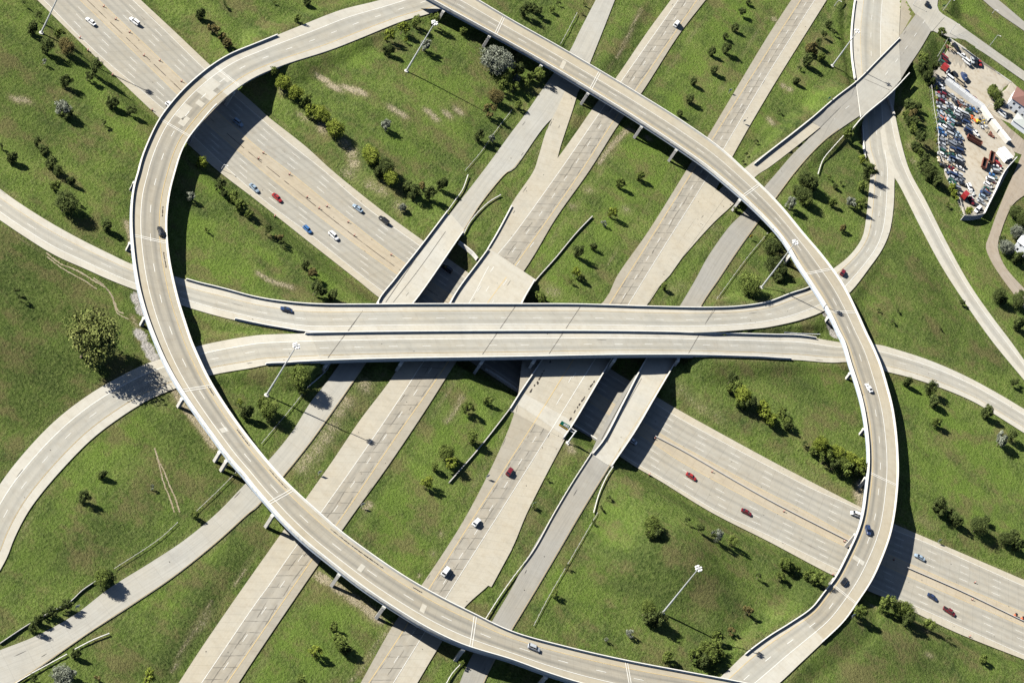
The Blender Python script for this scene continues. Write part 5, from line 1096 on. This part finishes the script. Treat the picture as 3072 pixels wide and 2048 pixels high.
# house with hipped brown roof, garage
M['roof'] = plain('brown_shingles', (.17, .09, .075), .9, var=.25, sc=2.0); M['siding'] = plain('white_siding', (.74, .76, .78), .7, var=.05); M['greyroof'] = plain('grey_shingles', (.36, .38, .36), .9, var=.2, sc=2)
def house(t, x, y, rz, w_, d_, h, label, name='house', roofm=None, rh=2.6, wins=True, gable=False):
    P = onground(T(t, x, y)); root = empty(name, (P[0], P[1], P[2]), rz, label=label, cat=name); mb = MB(); mb.box((0, 0, h/2), (w_, d_, h)); wl = mb.build('wall', M['siding'], root)
    mb = MB(); a, b = w_/2+.4, d_/2+.4; r = 0 if gable else min(a, b)*.9
    ax = a-r if a >= b else 0; T1, T2 = (-ax, 0, h+rh), (ax, 0, h+rh)
    if gable: T1, T2 = (-a, 0, h+rh), (a, 0, h+rh)
    A = [(-a, -b, h), (a, -b, h), (a, b, h), (-a, b, h)]
    mb.face([A[0], A[1], T2, T1]); mb.face([A[2], A[3], T1, T2]); mb.face([A[1], A[2], T2]); mb.face([A[3], A[0], T1]); mb.face(A[::-1])
    rf = mb.build('roof', roofm or M['roof'], root); mb = MB(); mb.box((ax*.4, .6, h+rh*.9), (.7, .7, 1.3)); mb.build('chimney', M['oldwall'], rf)
    if wins:
        for lev in (1.6, 4.4):
            for k in range(3):
                for s in (-1, 1):
                    mb = MB(); mb.box((-w_*.3+k*w_*.3, s*(d_/2+.03), lev), (1.0, .08, 1.4)); wn = mb.build('window', M['white'], root); mb = MB(); mb.box((-w_*.3+k*w_*.3, s*(d_/2+.08), lev), (.8, .06, 1.2)); mb.build('pane', GLASS, wn)
        for lev in (1.6, 4.4):
            for k in (-1, 1):
                for s in (-1, 1):
                    mb = MB(); mb.box((s*(w_/2+.03), k*d_*.22, lev), (.08, 1.0, 1.4)); wn = mb.build('window', M['white'], root); mb = MB(); mb.box((s*(w_/2+.08), k*d_*.22, lev), (.06, .8, 1.2)); mb.build('pane', GLASS, wn)
        mb = MB(); mb.box((0, -d_/2-.04, 1.05), (1.0, .1, 2.1)); mb.build('door', M['rubber'], root)
    return root
house('30', 2290, 990, math.radians(0), 11, 12, 6.2, 'white two-storey house with brown hipped roof beside the yard')
house('30', 2330, 1170, math.radians(-4), 11, 8, 2.8, 'white garage with grey roof below the house', 'garage', M['greyroof'], 1.6, wins=False)
house('31', 2350, 740, math.radians(-8), 10, 9, 5, 'pale blue-white house among the trees at the right edge', 'house', M['box'], 2.2)
# ---------------------------------------------------------------- lamps, signs, barriers
def mast(tb, xb, yb, tt, xt, yt, label, htop=None, heads=6):
    b, h = height_of(T(tb, xb, yb), T(tt, xt, yt)); h = htop or h; root = empty('light_mast', (b[0], b[1], b[2]), label=label, cat='light mast', group='tall lighting masts with clustered floodlights')
    mb = MB(); mb.tube((0, 0, 0), (0, 0, h), .42, .17, 10); mb.build('pole', M['steel'], root); mb = MB(); mb.tube((0, 0, -.3), (0, 0, .35), .9, .9, 12); mb.build('base', M['barrier'], root)
    mb = MB(); mb.tube((0, 0, h-.3), (0, 0, h+.35), .5, .4, 10); mb.build('mast_ring', M['steel'], root)
    for k in range(heads):
        a = 2*math.pi*k/heads; c_, s = math.cos(a), math.sin(a); mb = MB(); mb.tube((.3*c_, .3*s, h-.1), (.95*c_, .95*s, h), .07, n=5); mb.tube((1.1*c_, 1.1*s, h-.35), (1.1*c_, 1.1*s, h+.25), .48, .32, 10); mb.build('floodlight', M['white'], root)
mast('00', 378, 305, '00', 560, -95, 'tall grey light mast beside the freeway at the top left corner', 28.0)
mast('10', 1380, 655, '10', 1645, 210, 'tall grey light mast standing in the upper lawn')
mast('12', 95, 495, '12', 375, 40, 'tall grey light mast below the viaduct, its head over the viaduct deck')
mast('23', 1380, 930, '23', 1720, 515, 'tall grey light mast standing in the big lower right field')
mast('21', 2290, 1075, '31', 245, 650, 'tall grey light mast reaching over the right loop')
mast('30', 590, 608, '30', 830, 290, 'shorter light mast on the slope left of the upper right roadway', heads=4)
LP = [('30', 1608, 98, 1685, -5, 'street lamp at the corner beside the green street sign'), ('30', 2038, 420, 2112, 325, 'street lamp on the grass strip across the street from the yard'), ('30', 2060, 125, 2088, 90, 'short post lamp by the far street'), ('30', 607, 60, 632, -5, 'short lamp post at the top edge left of the curved roadway'),
      ('30', 1665, 310, 1735, 220, 'dark utility pole by the street bend'), ('30', 1315, 70, 1365, -10, 'traffic signal pole at the top right junction'), ('30', 2000, 1005, 2045, 955, 'short post beside the yard driveway'), ('01', 2030, -5, 2050, -60, 'thin post on the freeway verge inside the left loop')]
for t, x0, y0, x1, y1, lb in LP:
    b, h = height_of(T(t, x0, y0), T(t, x1, y1)); root = empty('street_lamp', (b[0], b[1], b[2]), label=lb, cat='street lamp', group='smaller lamp posts at the upper right' if t == '30' else None)
    mb = MB(); mb.tube((0, 0, 0), (0, 0, h), .14, .09, 7); mb.build('pole', M['steel'], root); mb = MB(); mb.tube((0, 0, h), (1.2, .3, h+.25), .07, n=5); mb.box((1.4, .35, h+.2), (.7, .3, .16)); mb.build('lamp_head', M['white'], root)
M['green'] = plain('green_sign', (.005, .16, .11), .5, var=.05); M['yellow'] = plain('yellow_sign', (.75, .42, .02), .5, var=.05)
# cantilever exit sign
b, h = height_of(T('22', 508, 935), T('22', 592, 822)); root = empty('cantilever_sign', (b[0], b[1], b[2]), label='overhead green sign with yellow strip on a cantilever truss', cat='road sign')
mb = MB(); mb.tube((0, 0, 0), (0, 0, h), .3, .22, 10); mb.build('post', M['white'], root); mb = MB(); mb.box((0, 0, .1), (1.4, 1.4, .6)); mb.build('footing', M['barrier'], root)
e = unp(T('22', 455, 745), b[2]+h-.4)[0]; d = np.array([e[0]-b[0], e[1]-b[1]]); L = np.linalg.norm(d); d /= L; rz = math.atan2(d[1], d[0]); nn = (-d[1], d[0])
mb = MB()
for zz in (h-.1, h-1.5): mb.tube((0, 0, zz), (d[0]*L, d[1]*L, zz), .13, n=6)
for k in range(8): mb.tube((d[0]*L*k/8, d[1]*L*k/8, h-.1 if k % 2 else h-1.5), (d[0]*L*(k+1)/8, d[1]*L*(k+1)/8, h-1.5 if k % 2 else h-.1), .07, n=5)
mb.build('truss_arm', M['white'], root)
sx = L-1.6; nv = np.array([-d[1], d[0]]); nv = nv if nv[1] < 0 else -nv          # towards the traffic
def panel(nm, cx, cz, w_, h_, off, mat, parent=root):
    mb = MB(); mb.box((d[0]*cx+nv[0]*off, d[1]*cx+nv[1]*off, cz), (w_, .12, h_), rz); return mb.build(nm, mat, parent)
gp = panel('sign_panel', sx, h-.2, 3.9, 1.9, .35, M['green'])
yp = panel('exit_only_panel', sx, h-1.6, 3.9, .75, .35, M['yellow'])
def text(s, size, cx, cz, off, mat, parent, nm='lettering'):
    cu = bpy.data.curves.new(nm, 'FONT'); cu.body = s; cu.size = size; cu.align_x = 'CENTER'; cu.align_y = 'CENTER'; cu.extrude = .01; tmp = bpy.data.objects.new(nm, cu); link(tmp)
    dg = bpy.context.evaluated_depsgraph_get(); me_ = bpy.data.meshes.new_from_object(tmp.evaluated_get(dg)); bpy.data.objects.remove(tmp); me_.materials.clear(); me_.materials.append(mat)
    o = link(bpy.data.objects.new(nm, me_)); o.parent = parent; X = Vector((-nv[1], nv[0], 0)); Z = Vector((0, 0, 1)); N = X.cross(Z)
    if N.dot(Vector((nv[0], nv[1], 0))) < 0: X = -X; N = -N
    o.matrix_local = Matrix(((X.x, Z.x, N.x, d[0]*cx+nv[0]*off), (X.y, Z.y, N.y, d[1]*cx+nv[1]*off), (X.z, Z.z, N.z, cz), (0, 0, 0, 1))); return o
# the legend cannot be read at this distance: only light bars where the lines of lettering stand
for cx_, cz_, w_ in ((sx-.45, h+.2, 2.2), (sx-.2, h-.4, 1.7), (sx-1.4+.0, h-1.05, .0)):
    if w_: panel('legend_line', cx_, cz_, w_, .32, .43, M['white'], gp)
panel('legend_arrow', sx-1.45, h-.5, .4, .55, .43, M['white'], gp)
panel('legend_line', sx, h-1.6, 2.6, .22, .43, M['rubber'], yp)
for t, x, y, lb, mt in (('00', 0, 0, '', None), ('12', 980, 1500, 'small grey-backed road sign on the verge of the left carriageway, lower centre', 'steel'), ('12', 585, 1205, 'small grey-backed road sign between the pale ramp and the left carriageway', 'steel'), ('12', 2130, 1240, 'small blue-grey sign on the lower median', 'steel'), ('20', 2005, 835, 'small blue sign on the upper median lawn', 'blue'), ('20', 2135, 1115, 'grey sign board on the shoulder of the right carriageway', 'steel'), ('22', 735, 155, 'yellow warning sign beneath the viaduct edge', 'yellow'), ('21', 2195, 610, 'yellow warning sign beside the grey ramp', 'yellow'), ('23', 0, 0, '', None), ('30', 1615, 60, 'green street sign at the top right corner', 'green'), ('30', 565, 905, 'small orange and green sign beside the upper right ramp', 'green'), ('03', 710, 870, 'small grey sign beside the lower left ramp', 'steel'), ('22', 200, 1495, 'small blue sign by the right carriageway shoulder', 'blue'), ('33', 785, 950, 'small blue sign at the foot of the right loop', 'blue'), ('33', 1575, 265, 'pale blue sign board lying on the freeway bank', 'blue')):
    if not mt: continue
    b = onground(T(t, x, y), 1.6); root = empty('road_sign', b, 1.0, label=lb, cat='road sign'); mb = MB(); mb.tube((0, 0, 0), (0, 0, 2.6), .06, n=5); mb.build('post', M['steel'], root)
    mb = MB(); mb.box((0, .08, 2.0), (1.5, .06, 1.3)); mb.build('sign_board', CP['lightblue'] if mt == 'blue' else M[mt], root)
# delineator barrels along the freeway
M['orange'] = plain('orange_plastic', (.52, .13, .06), .6, var=.1)
BR = '00:955,55 1065,172 1193,292 1325,505 1470,552 1670,742 738,342 810,457 1035,682 1400,1005 / 10:70,1400 25,1450 / 11:310,28 472,238 655,322 850,467 905,590 1245,768 175,412 582,340 / 22:1312,888 1842,1192 1265,1217 / 32:150,1555 / 33:705,262 600,567 1880,797 1160,430 1905,640 1858,1135'
BQ = px(BR)
for i in np.argsort(BQ[:, 0]):
    q = BQ[i]; z0 = zf(q); c_ = unp(q, z0+.5)[0]; root = empty('traffic_barrel', (c_[0], c_[1], z0), label=f'orange traffic barrel on the freeway, {ordinal(int(np.where(np.argsort(BQ[:, 0]) == i)[0][0])+1)} from the left', cat='traffic barrel', group='orange barrels along the freeway')
    mb = MB(); mb.tube((0, 0, .05), (0, 0, .95), .22, .17, 9); dm_ = mb.build('drum', M['orange'], root); mb = MB()
    for zz in (.4, .7): mb.tube((0, 0, zz), (0, 0, zz+.12), .215, .20, 9, cap=False)
    mb.build('reflective_band', M['white'], dm_); mb = MB(); mb.tube((0, 0, 0), (0, 0, .08), .45, .45, 9); mb.build('base', M['rubber'], root)
for x, y, k in ((2275, 945, 1), (2340, 975, 2)):
    q = T('33', x, y); z0 = zf(q); c_ = unp(q, z0+.6)[0]; root = empty('crash_barrel', (c_[0], c_[1], z0), label=['larger orange crash barrel at the end of the median wall, left one', 'larger orange crash barrel at the right frame edge on the median'][k-1], cat='crash barrel', group='large orange barrels on the median'); mb = MB(); mb.tube((0, 0, 0), (0, 0, 1.4), .75, .65, 12); mb.build('drum', M['orange'], root); mb = MB(); mb.tube((0, 0, 1.38), (0, 0, 1.5), .7, .6, 12); mb.build('lid', M['rubber'], root)
# walls, guard rails and fences
zfw = lambda s, dz=0: unp(px(s), 0)
for sp, h, w_, mt, nm, lb, ct, z, po in (
  ('22:1312,862 1560,992 2352,1445 / 33:770,272', .75, .38, 'oldwall', 'median_barrier', 'low concrete median barrier on the freeway inside the right loop', 'barrier', 'F', 0),
  ('33:1280,502 1800,730 2352,995', .75, .38, 'oldwall', 'median_barrier', 'low concrete median barrier on the freeway at the lower right corner', 'barrier', 'F', 0),
  ('11:2352,318 2225,555 2130,715', 1.0, .45, 'barrier', 'retaining_wall', 'concrete wall along the ramp merging onto the left carriageway', 'wall', None, 0),
  ('21:740,415 600,560 400,800 200,1030 110,1190', .9, .36, 'oldwall', 'retaining_wall', 'long curving concrete wall on the middle lawn above the viaducts', 'wall', None, 0),
  ('12:2352,590 2080,940 1900,1150 1780,1285', .9, .36, 'oldwall', 'retaining_wall', 'long curving concrete wall on the lower median lawn', 'wall', None, 0),
  ('11:1950,35 1900,170 1830,270 1760,370', 1.0, .22, 'barrier', 'guardrail', 'curved guardrail left of the pale ramp above the road bridge', 'guardrail', None, 3.0),
  ('11:2250,220 2150,280 2050,370 1960,480 1905,590', .9, .35, 'oldwall', 'guardrail', 'curved guardrail right of the pale ramp above the road bridge', 'guardrail', None, 3.0),
  ('11:1870,645 2000,750 2040,800', 1.2, .5, 'barrier', 'wing_wall', 'short wing wall above the shaded freeway gap', 'wall', None, 0),
  ('12:690,190 650,260 480,415', .9, .3, 'steel', 'guardrail', 'guardrail emerging from under the lower viaduct on the left', 'guardrail', None, 3.0),
  ('12:480,415 300,640 50,935', .7, .07, 'oldwall', 'fence', 'low fence running down the lawn between the left loop and the pale ramp', 'fence', None, 4.0),
  ('12:2110,245 2220,310 2352,400 / 22:80,455', 1.0, .5, 'barrier', 'wing_wall', 'white wall edging the dark freeway gap below the lower viaduct', 'wall', None, 0),
  ('22:570,765 680,830 790,900', 1.0, .5, 'barrier', 'wing_wall', 'white wall between the wide bridge and the bright bridge', 'wall', None, 0),
  ('22:730,1020 550,1300 390,1568 / 23:200,340 0,610 / 13:2240,770 2110,975', 1.0, .22, 'barrier', 'guardrail', 'long guardrail on the left of the grey ramp, below the bright bridge', 'guardrail', None, 3.0),
  ('13:1885,1385 1800,1480 1750,1568', 1.0, .22, 'barrier', 'guardrail', 'guardrail on the left of the grey ramp at the bottom edge', 'guardrail', None, 3.0),
  ('22:930,1145 870,1240 800,1400 752,1568', 1.0, .25, 'barrier', 'guardrail', 'curved guardrail on the right of the grey ramp, below the bright bridge', 'guardrail', None, 3.0),
  ('23:790,0 510,480 330,790 200,1040', .7, .07, 'oldwall', 'fence', 'thin fence line along the left side of the lower right field', 'fence', None, 4.0),
  ('21:2352,570 2160,800 1880,1180', .7, .07, 'oldwall', 'fence', 'thin fence line right of the grey ramp above the viaducts', 'fence', None, 4.0),
  ('10:2352,1010 2190,1220 2080,1380 1920,1568', .7, .07, 'oldwall', 'fence', 'thin fence line down the right side of the upper lawn', 'fence', None, 4.0),
  ('30:695,1245 600,1350 510,1460 470,1568 / 31:462,30', 1.0, .25, 'barrier', 'guardrail', 'curved guardrail in the pocket right of the grey ramp', 'guardrail', None, 3.0),
  ('31:150,1482 300,1495 480,1500', .9, .35, 'steel', 'guardrail', 'short guardrail at the right end of the lower viaduct', 'guardrail', None, 3.0),
  ('03:1635,90 1460,245 1050,515', .8, .07, 'oldwall', 'fence', 'low fence above the long pale ramp in the lower left field', 'fence', None, 4.0),
  ('03:880,628 760,710 640,820 450,920 240,1040 0,1200', .8, .22, 'oldwall', 'retaining_wall', 'bush-covered wall above the pale ramp at the lower left', 'wall', None, 0),
  ('03:1005,1108 850,1170 690,1252', 1.0, .25, 'barrier', 'guardrail', 'guardrail below the pale ramp at the lower left, upper piece', 'guardrail', None, 3.0),
  ('03:615,1300 430,1400 250,1500 140,1568', 1.0, .25, 'barrier', 'guardrail', 'guardrail below the pale ramp at the lower left, lower piece', 'guardrail', None, 3.0),
  ('02:2170,1200 2000,1370 1800,1560', .9, .07, 'oldwall', 'fence', 'dark-shadowed fence running to the lower left loop', 'fence', None, 4.0),
  ('30:805,725 775,500 772,300 790,100 805,-10', 1.1, .45, 'barrier', 'retaining_wall', 'parapet wall on the left of the curved roadway at the top right', 'wall', None, 0),
  ('20:600,115 520,270 450,400', .9, .07, 'oldwall', 'fence', 'hedge-lined fence beside the pale ramp at the top', 'fence', None, 4.0),
  ('30:870,1150 885,1340 900,1450', 1.0, .4, 'barrier', 'retaining_wall', 'low wall on the left of the roadway just below the tan bridge', 'wall', None, 0),
  ('30:1110,890 1160,1045', 1.6, 1.2, 'oldwall', 'wing_wall', 'wing wall on the right of the roadway just below the tan bridge', 'wall', None, 0)):
    wallthing(nm, sp, h, w_*(1.6 if ct == 'fence' else 1), M[mt], lb, ct, z=None if z is None else ZF, posts=po, h0=h-.14 if ct == 'fence' else (h-.38 if ct == 'guardrail' else -.5))
# tar spots, drips and scuffs on the pavements
M['tar'] = plain('tar_spot', (.09, .08, .07), .7, var=.3); rgt = random.Random(12); mb = MB()
for key, n_ in (('freeway', 90), ('left_carriageway', 30), ('right_carriageway', 40), ('right_merge_ramp', 12), ('left_merge_ramp', 8), ('left_ramp', 16), ('right_ramp', 14), ('lower_crossing', 20), ('upper_crossing', 18)):
    r = ROADS[key]
    for _ in range(n_):
        i = rgt.randrange(1, len(r['L'])-2); f = rgt.random(); t = rgt.random(); e0 = r['L'][i]+(r['R'][i]-r['L'][i])*f; e1 = r['L'][i+1]+(r['R'][i+1]-r['L'][i+1])*f; p = e0+(e1-e0)*t; dr = (e1-e0)/np.linalg.norm(e1-e0); s_ = np.array([-dr[1], dr[0], 0])
        a_ = rgt.choice([.2, .25, .3, 1.5, 2.6]); b_ = .18 if a_ < 1 else .07
        mb.face([p+dr*a_*math.cos(2*math.pi*k/7)*rgt.uniform(.7, 1.2)+s_*b_*math.sin(2*math.pi*k/7)*rgt.uniform(.7, 1.2)+[0, 0, .135] for k in range(7)])
tag(mb.build('tar_spots', M['tar']), kind='structure')
# worn tyre tracks through the grass
M['track'] = concrete('bare_earth_track', (.30, .26, .185), joint=0, streak=.2, stain=1.0)
def track(spec, w_, n=60):
    Q = catmull(px(spec), n); P = np.array([onground(q) for q in Q]); t = np.gradient(P[:, :2], axis=0); t /= np.linalg.norm(t, axis=1)[:, None]; nn = np.stack([-t[:, 1], t[:, 0], 0*t[:, 0]], 1)
    rr = np.random.default_rng(len(spec)); a = w_*rr.uniform(.15, .75, n)[:, None]; b = w_*rr.uniform(.15, .75, n)[:, None]; L, R = P+nn*a, P-nn*b
    for E_ in (L, R):
        for p in E_: p[2] = hz(p[0], p[1])
    tag(strip(L, R, .07).build('dirt_track', M['track']), kind='structure')
track('01:425,755 545,850 700,915 860,1010 985,1090 1045,1190 1085,1290 1135,1310', .7, 90)
track('01:430,790 560,890 680,960 790,1020 860,1070 890,1085', .6, 70); track('01:860,985 960,1060 1030,1160 1060,1270 1080,1310 1180,1365', .55, 70)
track('02:1420,980 1455,1100 1500,1290 1560,1440 1600,1568', .6, 80); track('02:1440,1070 1500,1180 1560,1330 1610,1440 1650,1568', .6, 80)
# oil spots on the wide bridge and tar strips
mb = MB(); rgo = random.Random(2)
SP = [('22', 170, 458), ('22', 180, 440), ('22', 205, 405), ('22', 230, 375), ('22', 236, 385), ('22', 250, 345), ('22', 262, 325), ('22', 275, 300), ('22', 292, 272), ('22', 350, 190), ('22', 705, 438), ('22', 722, 410), ('22', 735, 395), ('22', 752, 372), ('22', 640, 545), ('22', 655, 530), ('22', 665, 512), ('22', 617, 580), ('22', 600, 605), ('22', 570, 650), ('22', 577, 638), ('22', 538, 710), ('22', 530, 722)]
for t, x, y in SP:
    c_ = unp(T(t, x, y), .1)[0]; k = 10; r0 = rgo.uniform(.35, .75)
    mb.face([(c_[0]+.45*r0*math.cos(2*math.pi*i/k)*rgo.uniform(.7, 1.3)+.0, c_[1]+1.35*r0*math.sin(2*math.pi*i/k)*rgo.uniform(.8, 1.2), .1+.17) for i in range(k)])
tag(mb.build('oil_stains', M['oil']), kind='structure')
